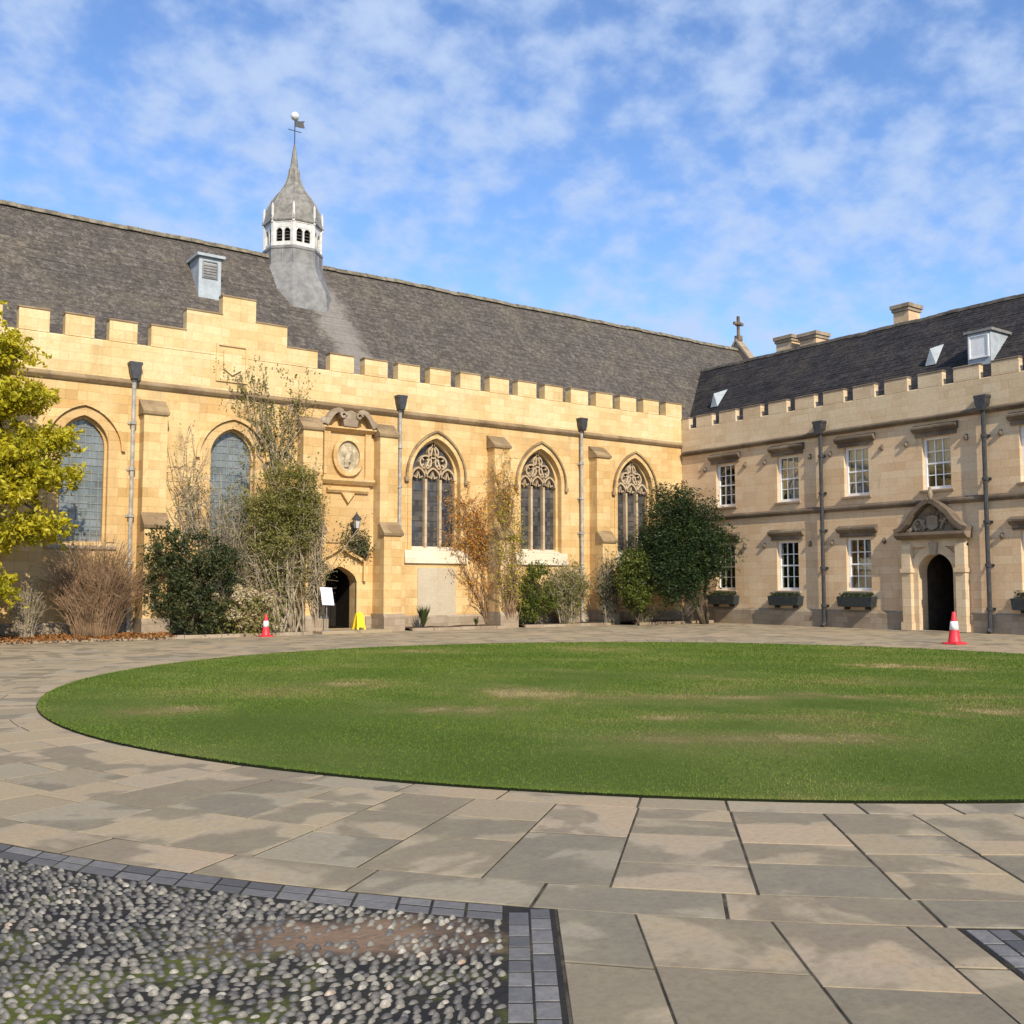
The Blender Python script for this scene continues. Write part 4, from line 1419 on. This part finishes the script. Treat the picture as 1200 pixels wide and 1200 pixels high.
ty.prism(PR, tp, -.01, .08)
random.seed(5)
ty.prism(PR, [(AC - .2, 3.62), (AC, 3.52), (AC + .2, 3.62), (AC + .22, 4.0), (AC, 4.06), (AC - .22, 4.0)], .08, .22)
for _ in range(70):                                          # carved leaves and fruit
    du = random.uniform(-.95, .95); top = .92 - .86 * abs(du)
    dz = random.uniform(.04, max(.06, top - .08)); rr_ = random.uniform(.04, .085)
    if abs(du) < .24 and dz < .56: continue
    ty.lathe((-.10 - random.uniform(0, .05), AC + du, 3.5 + dz - rr_), [(.01, 0), (rr_ * .8, rr_ * .5), (rr_, rr_), (rr_ * .5, rr_ * 1.6), (.01, rr_ * 2)], 6)
for s in (-1, 1):
    ty.bar(PR, [(AC + s * (.3 + .1 * t), 3.58 + .5 * math.sin(t * .55) * (1 - t * .11)) for t in range(8)], .07, .08, .2)
ty.build('tympanum_carving', MAT['grey_stone'], poo)
fi = MB(); fi.lathe((-.28, AC, 4.5), [(.09, 0), (.10, .06), (.05, .10), (.085, .2), (.095, .30), (.06, .40), (.05, .46), (.06, .5), (.01, .58)], 10)
fi.build('urn_finial', MAT['grey_stone'], poo)
stp = MB(); stp.pbox(PR, AC - .9, AC + .9, -.5, .55, -.05, .03); stp.build('doorstep', MAT['grey_stone'], RS)

# ------------------------------------------------------------------ beds, kerbs, step along the chapel
bd = MB()
for ua, ub, dd in ((XA, -18.72, 1.75), (-14.75, -10.72, 1.3), (-9.82, -5.55, 1.3), (-4.65, -.2, 1.9)):
    nx = int((ub - ua) / .25)
    for i in range(nx):
        for j in range(6):
            q = []
            for a_, b_ in ((i, j), (i + 1, j), (i + 1, j + 1), (i, j + 1)):
                u = ua + (ub - ua) * a_ / nx; d = dd * b_ / 6
                z = .09 + .05 * noise.noise((u * 1.7, d * 2.1, 4))
                if b_ == 6: z = .02
                q.append(PL(u, d, z))
            bd.quad(*q)
tag(bd.build('flower_bed', MAT['soil'], recalc=False), kind='structure')
kb = MB()
for ua, ub, dd in ((XA, -18.72, 1.75), (-14.75, -10.72, 1.3), (-9.82, -5.55, 1.3), (-4.65, -.2, 1.9)):
    u = ua
    while u < ub:
        L = min(random.uniform(.7, 1.2), ub - u)
        if L > .1: kb.pbox(PL, u + .006, u + L - .006, dd, dd + .11, -.02, .10 + random.uniform(-.008, .008))
        u += L
tag(kb.build('bed_kerb', MAT['grey_stone'], bevel=.012), kind='structure')
sg = MB()
sg.pbox(PL, -18.35, -15.75, .01, 1.75, -.02, .09)
tag(sg.build('door_slab', MAT['flag'], bevel=.015), kind='structure')


# ------------------------------------------------------------------ plants
def leaves(name, C, size, mat, parent, tones, aspect=.5, up=.3, droop=None):
    """C (n,3) leaf centres: folded kite-shaped leaf blades, one quad each"""
    n = len(C)
    a = rng.normal(size=(n, 3))
    if droop is not None: a[:, 2] = droop + .4 * rng.normal(size=n)
    a /= np.linalg.norm(a, axis=1)[:, None]
    nn = rng.normal(size=(n, 3)); nn[:, 2] += up
    b = np.cross(a, nn); b /= np.linalg.norm(b, axis=1)[:, None] + 1e-9
    c = np.cross(a, b)
    L = (size * rng.uniform(.65, 1.25, n))[:, None]
    V = np.empty((n, 4, 3))
    V[:, 0] = C - a * L * .5
    V[:, 1] = C + b * L * aspect * .5 - a * L * .05 + c * L * .10
    V[:, 2] = C + a * L * .5
    V[:, 3] = C - b * L * aspect * .5 - a * L * .05 + c * L * .10
    return np_mesh(name, V.reshape(-1, 3), np.arange(4 * n).reshape(-1, 4), mat, parent, np.clip(tones, 0, 1))


def clump_points(ellipsoids, nsub, rsub, per, flat=.75, shell=.55):
    """leaf centres gathered in small sub-clumps spread through larger ellipsoids (uneven outline, gaps between clumps)"""
    vol = np.array([e[1][0] * e[1][1] * e[1][2] for e in ellipsoids]) ** .75
    pick = rng.choice(len(ellipsoids), nsub, p=vol / vol.sum())
    C, T, subs = [], [], []
    for k in pick:
        c, r_ = np.array(ellipsoids[k][0]), np.array(ellipsoids[k][1])
        d = rng.normal(size=3); d /= np.linalg.norm(d)
        q = c + d * r_ * (shell + (1.06 - shell) * rng.random() ** .7)
        rs = rsub * rng.uniform(.55, 1.3)
        m_ = max(3, int(per * rng.uniform(.5, 1.4)))
        p_ = rng.normal(size=(m_, 3)) * np.array([rs, rs, rs * flat]) * .55
        C.append(q + p_)
        T.append(np.full(m_, rng.normal(0, .17)) + rng.normal(0, .12, m_))
        subs.append(q)
    return np.concatenate(C), np.concatenate(T) + .48, subs


def shoots(ellipsoids, n, length, per, jit, lean=.3):
    """loose leafy shoots that break up the outline of a crown"""
    C, T = [], []
    for _ in range(n):
        c, r_ = ellipsoids[rng.integers(len(ellipsoids))]
        d = rng.normal(size=3); d /= np.linalg.norm(d)
        a = np.array(c) + d * np.array(r_) * .85
        e = d + np.array([0, 0, lean]) + .35 * rng.normal(size=3); e /= np.linalg.norm(e)
        L = length * rng.uniform(.35, 1.0)
        t = rng.random(per)[:, None]
        C.append(a + e * L * t + np.array([0, 0, -.35]) * L * t ** 2 + rng.normal(size=(per, 3)) * jit * (1.2 - t))
        T.append(np.full(per, rng.normal(.5, .16)) + rng.normal(0, .1, per))
    return np.concatenate(C), np.concatenate(T)


def wiggle(p, q, n=5, amp=.08):
    p, q = Vector(p), Vector(q)
    L = (q - p).length
    out = []
    for i in range(n + 1):
        t = i / n
        v = p.lerp(q, t)
        k = math.sin(math.pi * t)
        out.append(v + Vector((random.gauss(0, amp), random.gauss(0, amp), random.gauss(0, amp))) * L * .35 * k)
    return out


def limbs(base, subs, mat, parent, name='trunk', r0=.14, nl=16, trunk_top=None, twig=.012, amp=.1):
    mb = MB()
    top = Vector(trunk_top) if trunk_top else Vector(base) + Vector((0, 0, 1.5))
    mb.tube(wiggle(base, top, 6, .06), [r0 * (1 - .09 * i) for i in range(7)], 8)
    for q in random.sample(list(subs), min(nl, len(subs))):
        s = Vector(base).lerp(top, random.uniform(.45, 1.0))
        pts = wiggle(s, q, 5, amp)
        mb.tube(pts, [max(twig, r0 * .42 * (1 - i / 5.5)) for i in range(6)], 5)
    return mb.build(name, mat, parent, smooth=True)


def bare_shrub(name, label, base, w, h, nst, mat, leafm=None, nleaf=0, lsize=.05, spread=1.0, curve=.25, depth=.6, r=.012, group=None):
    rt = root(name, base, label, 'shrub', group)
    mb = MB()
    tips = []
    for i in range(nst):
        a = random.uniform(0, 2 * math.pi)
        rad_ = random.random() ** .6
        f = random.uniform(.55, 1.05) * math.sqrt(max(.05, 1 - (.75 * rad_) ** 2))
        tip = Vector((base[0] + math.cos(a) * rad_ * w / 2, base[1] + math.sin(a) * rad_ * depth * .5, base[2] + h * f))
        b0 = Vector((base[0] + math.cos(a) * rad_ * w * .16, base[1] + math.sin(a) * rad_ * depth * .16, base[2] - .05))
        pts = []
        for k in range(6):
            t = k / 5
            v = b0.lerp(tip, t)
            v.x += (tip.x - b0.x) * curve * math.sin(math.pi * t) * -.6 + random.gauss(0, .02); v.y += random.gauss(0, .02)
            v.z += h * .08 * math.sin(math.pi * t)
            pts.append(v)
        mb.tube(pts, [r * (1.15 - .16 * k) for k in range(6)], 3, cap=False)
        tips.append(pts)
        for k in range(random.randint(3, 6)):                # side twigs
            t = random.uniform(.3, 1)
            s = pts[min(5, int(t * 5))]
            e = s + Vector((random.gauss(0, .2), random.gauss(0, .14), random.uniform(.05, .38))) * (h / 2.4)
            mb.tube([s, s.lerp(e, .55) + Vector((random.gauss(0, .03), random.gauss(0, .03), 0)), e], [r * .55, r * .45, r * .3], 3, cap=False)
            tips.append([s, e])
    mb.build('stems', mat, rt, recalc=False)
    if leafm:
        C = []
        for _ in range(nleaf):
            p_ = random.choice(tips); t = random.randint(0, len(p_) - 1)
            q = p_[t]
            C.append((q.x + random.gauss(0, .07), q.y + random.gauss(0, .07), max(base[2] + .05, q.z + random.gauss(0, .07))))
        leaves('foliage', np.array(C), lsize, leafm, rt, rng.normal(.5, .2, nleaf))
    return rt


# evergreen tree at the left edge of the view, big yellowish leaves in layered sprays
MT = root('evergreen_tree', (-28.6, -2.2, 0), 'tall yellow-green broadleaved evergreen at the corner of the court beside the hall window', 'tree')
el = [((-27.9, -2.3, 8.0), (.95, .8, .55)), ((-28.6, -2.2, 7.4), (1.2, 1.0, .5)), ((-27.5, -2.5, 6.7), (.95, .9, .45)), ((-28.8, -2.4, 6.3), (1.5, 1.1, .5)),
      ((-26.75, -2.6, 5.55), (.95, .8, .36)), ((-28.2, -2.6, 5.2), (1.5, 1.1, .5)), ((-26.9, -2.8, 4.6), (1.05, .9, .42)), ((-28.3, -2.8, 4.15), (1.5, 1.1, .5)),
      ((-27.0, -2.7, 3.15), (.95, .9, .42)), ((-28.6, -2.5, 2.7), (1.3, 1.0, .5)), ((-28.2, -2.4, 1.5), (.9, .8, .5)), ((-30.0, -2.4, 5.5), (1.2, 1.2, 1.2)), ((-30.0, -2.4, 3.2), (1.2, 1.2, 1.2)),
      ((-28.9, -2.3, 8.9), (.9, .8, .5))]
el = [((c[0] - .28, c[1], c[2]), (r_[0] * .93, r_[1], r_[2])) for c, r_ in el]
C, T, subs = clump_points(el, 1000, .24, 44, .75, .25)
Cs, Ts = shoots(el, 150, .6, 26, .07, .25)
leaves('crown', np.concatenate([C, Cs]), .165, MAT['leaf_yellow'], MT, np.concatenate([T + .20, Ts + .22]), .44, .8)
limbs((-28.6, -2.2, 0), subs, MAT['bark'], MT, r0=.16, nl=60, trunk_top=(-28.5, -2.3, 7.6), amp=.05)

# dense dark evergreen bush between the brown shrub and the willowy one
DB = root('evergreen_shrub', (-22.5, -1.25, .05), 'dense dark green rounded shrub against the hall wall, taller than the brown twiggy bush', 'shrub')
el = [((-22.6, -1.15, 2.55), (1.1, .6, .8)), ((-22.1, -1.25, 1.6), (1.1, .65, .9)), ((-23.2, -1.2, 1.6), (.8, .6, .9)), ((-22.4, -1.25, .8), (1.15, .7, .75)), ((-21.6, -1.2, 2.3), (.6, .5, .6)), ((-23.4, -1.2, 2.7), (.5, .5, .7))]
C, T, subs = clump_points(el, 420, .16, 34, .9, .5)
Cs, Ts = shoots(el, 120, .6, 20, .06, .5)
leaves('foliage', np.concatenate([C, Cs]), .10, MAT['leaf_shrub'], DB, np.concatenate([T, Ts]), .5, .3)
limbs((-22.5, -1.25, .05), subs, MAT['bark'], DB, 'stems', .07, 40, (-22.4, -1.2, 1.4))

bare_shrub('twiggy_shrub', 'rounded leafless brown shrub below the tall round-headed hall window', (-25.3, -1.2, .06), 3.5, 3.0, 620, MAT['brown_twig'], MAT['litter'], 900, .06, depth=1.3, r=.011)
bare_shrub('twiggy_shrub', 'low straw-coloured twiggy shrub between the yellow-green tree and the brown bush', (-27.15, -1.3, .06), 1.0, 1.9, 110, MAT['grey_twig'], MAT['leaf_olive'], 600, .07, depth=.8, r=.010)

# tall wispy shrub left of the porch
WS = root('willowy_shrub', (-19.4, -.95, .05), 'tall wispy grey-green shrub trained up the wall left of the porch', 'shrub')
mb = MB(); tips = []
for i in range(48):
    x0 = -19.35 + random.gauss(0, .25); x1 = -19.7 + random.gauss(0, .95); zt = random.uniform(3.0, 5.6)
    pts = wiggle((x0, -.9 + random.gauss(0, .12), 0), (x1, -.75 + random.gauss(0, .35), zt), 6, .07)
    mb.tube(pts, [.035 * (1.1 - .15 * k) for k in range(7)], 4, cap=False); tips += pts[2:]
    for _ in range(9):
        s = random.choice(pts[2:]); e = s + Vector((random.gauss(0, .45), random.gauss(0, .25), random.uniform(-.15, .6)))
        mb.tube([s, s.lerp(e, .5) + Vector((0, 0, .06)), e + Vector((0, 0, -.08))], [.011, .009, .006], 3, cap=False); tips += [e, s.lerp(e, .6)]
mb.build('stems', MAT['grey_twig'], WS, recalc=False)
el = [((-19.2, -1.0, 5.0), (.95, .5, .7)), ((-19.8, -1.0, 4.2), (1.15, .55, .7)), ((-18.8, -1.0, 4.0), (.8, .5, .8)), ((-19.6, -1.0, 3.2), (1.2, .5, .7))]
C, T, subs = clump_points(el, 460, .19, 26, .9, .25)
tp_ = np.array([t[:] for t in tips]); C2 = tp_[rng.integers(0, len(tp_), 5600)] + rng.normal(size=(5600, 3)) * np.array([.13, .12, .13])
leaves('foliage', np.concatenate([C, C2]), .115, MAT['leaf_olive'], WS, np.concatenate([T + .18, rng.normal(.55, .2, 5600)]), .34, .3)
# arching grey part of it in front of the second hall window
GS = bare_shrub('willowy_shrub', 'loose grey twiggy shrub in front of the hall window, behind the dark green shrub', (-21.2, -.8, .05), 2.4, 5.2, 110, MAT['grey_twig'], MAT['leaf_grey'], 2600, .08, depth=.7, r=.012)

# dried hydrangea by the porch
HY = root('hydrangea', (-20.75, -1.62, .06), 'low hydrangea with faded cream flower heads in front of the wispy shrub', 'shrub')
mb = MB(); HC, HT, LCc = [], [], []
for i in range(34):
    q = Vector((-20.85 + random.gauss(0, .5), -1.62 + random.gauss(0, .14), random.uniform(.3, 1.6)))
    mb.tube(wiggle((-20.8 + random.gauss(0, .15), -1.58, .02), q, 4, .08), [.014, .013, .012, .010, .008], 4, cap=False)
    rr_ = random.uniform(.14, .24)
    d = rng.normal(size=(90, 3)); d /= np.linalg.norm(d, axis=1)[:, None]
    HC.append(np.array(q) + d * rr_ * np.array([1, 1, .75])); HT.append(np.full(90, random.gauss(.5, .2)) + rng.normal(0, .1, 90))
mb.build('stems', MAT['brown_twig'], HY, recalc=False)
leaves('flower_heads', np.concatenate(HC), .075, MAT['hydrangea'], HY, np.concatenate(HT), .85, .2)
nl_ = 1300
leaves('foliage', np.c_[rng.normal(-20.75, .5, nl_), rng.normal(-1.62, .25, nl_), rng.uniform(.1, 1.25, nl_)], .11, MAT['leaf_olive'], HY, rng.normal(.6, .2, nl_), .55, .4)


# climbers on the wall
def climber(name, label, starts, nb, leafm, nleaf, lsize, xr, zr, twigm, cat='climber', tone=.5, depth=.12, rad_=.02, aspect=.6):
    rt = root(name, (starts[0][0], -.1, 0 if zr[0] < 3 else zr[0]), label, cat)
    mb = MB(); tips = []
    for i in range(nb):
        s = random.choice(starts)
        e = (random.uniform(*xr), -random.uniform(.03, depth) - s[1], random.uniform(*zr))
        pts = wiggle((s[0] + random.gauss(0, .05), -.06 - s[1], s[2]), e, 7, .12)
        pts = [Vector((v.x, min(v.y, -.02 - s[1]), v.z)) for v in pts]
        mb.tube(pts, [rad_ * (1.05 - .12 * k) for k in range(8)], 4, cap=False)
        tips += pts[2:]
        for _ in range(5):
            a = random.choice(pts[2:]); b_ = a + Vector((random.gauss(0, .28), -abs(random.gauss(0, .05)), random.gauss(0, .25)))
            mb.tube([a, b_], [rad_ * .45, rad_ * .25], 3, cap=False); tips += [b_, a.lerp(b_, .5)]
    mb.build('stems', twigm, rt, recalc=False)
    t_ = np.array([q[:] for q in tips])
    C = t_[rng.integers(0, len(t_), nleaf)] + rng.normal(size=(nleaf, 3)) * np.array([.11, .05, .11])
    leaves('foliage', C, lsize, leafm, rt, rng.normal(tone, .22, nleaf), aspect, .1)
    return rt


climber('wall_climber', 'grey-green climber straggling over the wall below the stepped gable', [(-19.5, .0, 5.0), (-19.35, 0, 5.2)], 34, MAT['leaf_olive'], 1700, .10, (-21.1, -17.9), (7.6, 9.0), MAT['grey_twig'])
climber('wall_climber', 'thin bare creeper spreading beside the hall window right of the first downpipe', [(-22.4, .0, 2.6), (-21.9, 0, 2.9)], 34, MAT['leaf_olive'], 420, .07, (-23.1, -21.5), (4.2, 6.9), MAT['grey_twig'], tone=.4)
climber('wall_climber', 'rust-coloured creeper fanning across the edge of the nearest chapel window', [(-10.72, .04, .15), (-10.72, .05, 2.4), (-10.72, .05, 3.0), (-10.72, .05, 3.4)], 46, MAT['leaf_rust'], 2300, .085, (-12.9, -10.8), (2.5, 5.6), MAT['brown_twig'], tone=.4)
climber('wall_climber', 'yellow-green creeper climbing the front of the buttress between two chapel windows', [(-10.3, .90, .15), (-10.1, .9, .2)], 34, MAT['leaf_yellow'], 1300, .095, (-11.2, -9.5), (2.9, 5.0), MAT['brown_twig'], tone=.45)
climber('wall_climber', 'russet leaf creeper on the upper stage of the buttress above the yellow-green one', [(-10.3, .52, 3.9), (-10.1, .52, 3.9)], 34, MAT['leaf_rust'], 900, .085, (-11.1, -9.5), (4.6, 7.0), MAT['brown_twig'], tone=.75)
climber('wall_climber', 'leafy climber hanging over the door arch of the porch under the wall lantern', [(-15.95, .0, 2.6), (-15.9, .0, 2.8)], 16, MAT['leaf_shrub'], 900, .10, (-16.95, -15.95), (2.75, 3.7), MAT['grey_twig'], tone=.7, depth=.35)
climber('wall_climber', 'dark trained climber on the buttress left of the porch', [(-18.25, .9, .1), (-18.1, .9, .1)], 26, MAT['leaf_shrub'], 1100, .08, (-18.65, -17.9), (2.4, 5.0), MAT['grey_twig'], tone=.75)

# shrubs under the chapel windows
GSH = root('bay_shrub', (-9.0, -.8, .05), 'mid-green leafy shrub under the middle chapel window', 'shrub')
el = [((-9.25, -.8, 1.6), (.65, .4, .75)), ((-8.6, -.8, 1.1), (.7, .45, .7)), ((-9.2, -.8, .7), (.6, .4, .55)), ((-8.8, -.75, 2.1), (.55, .35, .45))]
C, T, subs = clump_points(el, 250, .15, 24, .9, .35)
leaves('foliage', C, .10, MAT['leaf_mid'], GSH, T, .5, .3); limbs((-9.0, -.8, .05), subs, MAT['bark'], GSH, 'stems', .05, 30, (-9, -.8, .9))
bare_shrub('twiggy_shrub', 'grey-green open shrub at the foot of the downpipe beside the middle chapel window', (-7.3, -.85, .06), 2.7, 2.75, 170, MAT['grey_twig'], MAT['leaf_olive'], 4800, .11, depth=1.0, r=.012)
bare_shrub('twiggy_shrub', 'grey-green shrub growing against the buttress beside the last chapel window', (-5.5, -1.25, .06), 1.3, 3.0, 90, MAT['grey_twig'], MAT['leaf_shrub'], 1900, .11, depth=.6, r=.012)
for nm, lb, x, h in (('small_plant', 'small spiky dark plant below the pale sill of the nearest chapel window', -13.9, .85), ('small_plant', 'tiny green tuft beside the buttress with creepers', -11.6, .4)):
    rt = root(nm, (x, -.7, .07), lb, 'plant')
    mb = MB()
    for i in range(60):
        a = random.uniform(0, 2 * math.pi); rr_ = random.uniform(.15, .45) * h
        p0 = Vector((x, -.7, .07)); p2 = p0 + Vector((math.cos(a) * rr_, math.sin(a) * rr_ * .7, h * random.uniform(.5, 1.05)))
        p1 = p0.lerp(p2, .55) + Vector((0, 0, .1 * h)); w_ = Vector((-math.sin(a), math.cos(a), 0)) * .03 * h
        mb.t = random.uniform(.2, .9)
        mb.quad(p0 - w_ * .5, p0 + w_ * .5, p1 + w_, p1 - w_); mb.face([mb.vert(p1 - w_), mb.vert(p1 + w_), mb.vert(p2)])
    mb.build('foliage', MAT['leaf_shrub'], rt, recalc=False)

# the big dark tree in the corner
CT = root('yew_tree', (-1.9, -2.8, .05), 'broad dark green evergreen leaning in the corner where the two ranges meet', 'tree')
el = [((-2.75, -2.8, 5.0), (.95, .8, .65)), ((-2.8, -2.8, 4.25), (1.2, 1.0, .8)), ((-1.6, -2.9, 4.2), (1.1, .9, .9)), ((-1.0, -3.0, 3.35), (.75, .8, .75)), ((-3.4, -2.8, 3.35), (1.1, .9, .8)),
      ((-2.2, -3.0, 3.2), (1.4, 1.1, .9)), ((-3.5, -2.9, 2.35), (1.0, .9, .75)), ((-1.9, -3.0, 2.35), (1.1, .9, .75)), ((-2.7, -2.9, 1.55), (1.15, .9, .6)), ((-1.3, -3.1, 2.6), (.8, .8, .6))]
el = [((c[0] * 1.12 - .25, c[1], c[2]), (r_[0] * 1.2, r_[1], r_[2] * 1.03)) for c, r_ in el]
C, T, subs = clump_points(el, 1150, .27, 46, 1.2, .22)
Cs, Ts = shoots(el, 300, 1.05, 26, .07, -.15)
leaves('crown', np.concatenate([C, Cs]), .125, MAT['leaf_dark'], CT, np.concatenate([T - .14, Ts]), .32, .2, droop=-.35)
mb = MB()
for bx0, tx in ((-1.75, -3.3), (-1.65, -2.6), (-1.5, -1.6)):
    mb.tube(wiggle((bx0, -2.8, 0), (tx, -2.8, 2.6), 6, .06), [.11 * (1 - .09 * i) for i in range(7)], 7)
for q in random.sample(list(subs), 80):
    mb.tube(wiggle((random.uniform(-3.0, -1.7), -2.8, random.uniform(1.3, 2.6)), q, 4, .1), [.05, .04, .03, .02, .01], 4, cap=False)
mb.build('trunk', MAT['bark'], CT, smooth=True)
LB = root('laurel_shrub', (-5.2, -2.4, .05), 'lighter green bushy shrub leaning out at the foot of the big dark evergreen', 'shrub')
LBx = -5.2
el = [((LBx, -2.5, 2.45), (.75, .55, .7)), ((LBx + .4, -2.5, 1.8), (.7, .55, .7)), ((LBx - .25, -2.5, 1.7), (.65, .5, .6)), ((LBx + .1, -2.5, 1.1), (.6, .5, .5))]
C, T, subs = clump_points(el, 330, .17, 32, .9, .3)
Cs, Ts = shoots(el, 60, .5, 18, .06, .4)
leaves('foliage', np.concatenate([C, Cs]), .11, MAT['leaf_mid'], LB, np.concatenate([T, Ts]) - .05, .5, .3); limbs((-5.0, -2.45, .0), subs, MAT['bark'], LB, 'stems', .05, 26, (-5.1, -2.5, 1.3))
bare_shrub('twiggy_shrub', 'low sprawling plant with pale dry stems at the foot of the corner evergreen', (-4.0, -1.7, .06), 2.0, .85, 90, MAT['grey_twig'], MAT['leaf_olive'], 700, .08, depth=.8, r=.010)

# fallen leaves at the foot of the tree on the left
n = 2600
lx = rng.uniform(-29.5, -23.2, n); ly = -rng.uniform(.3, 2.4, n)
lt = leaves('leaf_litter', np.c_[lx, ly, .13 - .045 * np.maximum(0, -ly - 1.2) + rng.uniform(0, .05, n)], .10, MAT['litter'], None, rng.normal(.5, .22, n), .6, 1.5)
tag(lt, 'rusty fallen leaves scattered under the bushes beside the hall', 'leaf litter', kind='stuff')

# ------------------------------------------------------------------ window boxes
BOXL = {-5.85: 'dark window box of low plants under the lower sash second from the corner', -9.16: 'dark window box under the lower sash just left of the arched portal', -2.53: 'dark window box half hidden by the corner evergreen',
        -15.85: 'window box with taller green plants under the lower sash right of the arched portal'}
for yc, lb in BOXL.items():
    rt = root('window_box', (-.2, yc, .78), lb, 'window box', 'window boxes under the lower sashes')
    mb = MB()
    mb.prism(lambda u, d, w: PR(u, d, w), [(yc - .72, .80), (yc + .72, .80), (yc + .78, 1.18), (yc - .78, 1.18)], .02, .36)
    for s in (-.45, .45): mb.pbox(PR, yc + s - .04, yc + s + .04, .0, .28, .70, .80)
    mb.build('trough', MAT['planter'], rt, bevel=.012)
    tall = .28 if yc == -15.85 else .16
    nn_ = 420
    leaves('plants', np.c_[-rng.uniform(.06, .34, nn_), rng.uniform(yc - .7, yc + .7, nn_), 1.16 + tall * rng.random(nn_) ** 1.4], .085, MAT['leaf_shrub'], rt, rng.normal(.35, .2, nn_), .5, .8)


# ------------------------------------------------------------------ small things in the court
def cone(loc, label, hgt):
    k = hgt / .75
    x, y, z = loc
    rt = root('traffic_cone', loc, label, 'traffic cone', 'traffic cones')
    mb = MB()
    s = .21 * k
    mb.prism(lambda u, d, w: (x + u, y + w, z + d), [(-s, -s + .05), (-s + .05, -s), (s - .05, -s), (s, -s + .05), (s, s - .05), (s - .05, s), (-s + .05, s), (-s, s - .05)], 0, .045 * k)
    mb.build('base', MAT['cone_red'], rt, bevel=.008)
    mb = MB(); mb.lathe((x, y, z), [(.155 * k, .045 * k), (.14 * k, .07 * k), (.105 * k, .30 * k), (.075 * k, .50 * k), (.04 * k, .73 * k), (.03 * k, .75 * k)], 20)
    mb.build('cone_body', MAT['cone_red'], rt, smooth=True)
    mb = MB(); mb.lathe((x, y, z), [(.104 * k, .33 * k), (.106 * k, .33 * k), (.079 * k, .53 * k), (.074 * k, .53 * k)], 20)
    mb.build('reflective_band', MAT['cone_white'], rt, smooth=True)


cone((-6.68, -16.87, .0), 'red and white traffic cone on the paving in front of the arched portal', .88)
cone((-20.45, -2.15, .0), 'red and white traffic cone beside the hydrangea, left of the porch', .70)

rt = root('notice_stand', (-18.09, -1.5, .09), 'white notice board on a thin post in front of the dark porch door', 'sign')
mb = MB()
mb.tube([(-18.09, -1.5, .1), (-18.09, -1.5, 1.05)], .018, 8)
mb.lathe((-18.09, -1.5, .09), [(.17, 0), (.17, .015), (.03, .03), (.02, .04)], 18)
mb.build('post', MAT['lead'], rt)
mb = MB()
P = lambda u, d, w: (-18.09 + u, -1.53 - d + (w - 1.22) * .35, w)
mb.prism(P, [(-.21, .96), (.21, .94), (.21, 1.52), (-.21, 1.54)], -.012, .012)
mb.build('board', MAT['sign_white'], rt, bevel=.004)

rt = root('floor_sign', (-16.66, -1.05, .09), 'yellow folding floor sign standing by the right jamb of the porch door', 'sign')
for s in (-1, 1):
    mb = MB()
    P = lambda u, d, w, s=s: (-16.66 + u, -1.05 + s * (.17 * (1 - (w - .09) / .66) + .012) + d, w)
    mb.prism(P, [(-.17, .09), (-.10, .09), (-.09, .17), (.09, .17), (.10, .09), (.17, .09), (.12, .63), (.07, .68), (-.07, .68), (-.12, .63)], -.008, .008)
    mb.build('panel', MAT['sign_yellow'], rt, bevel=.003)

rt = root('wall_lantern', (-16.45, -.1, 3.75), 'dark iron lantern on a bracket above the porch door', 'lamp')
mb = MB()
mb.tube([(-16.45, -.05, 3.55), (-16.45, -.2, 3.5), (-16.45, -.36, 3.6)], .018, 6)
mb.pbox(PL, -16.52, -16.38, .05, .08, 3.4, 3.7)
for k in range(4):
    a_ = math.pi / 4 + k * math.pi / 2
    mb.tube([(-16.45 + .09 * math.cos(a_), -.36 + .09 * math.sin(a_), 3.6), (-16.45 + .14 * math.cos(a_), -.36 + .14 * math.sin(a_), 3.92)], .011, 4)
mb.lathe((-16.45, -.36, 3.92), [(.19, 0), (.19, .02), (.08, .14), (.03, .2), (.02, .26)], 8)
mb.lathe((-16.45, -.36, 3.57), [(.05, 0), (.11, .03), (.11, .04)], 8)
mb.build('frame', MAT['iron'], rt)
mb = MB(); mb.lathe((-16.45, -.36, 3.61), [(.085, 0), (.13, .31)], 4, math.pi / 4)
mb.build('glass', plain('lamp_glass', (.5, .5, .48), .2, .5, 0, .1, 5, 0), rt)
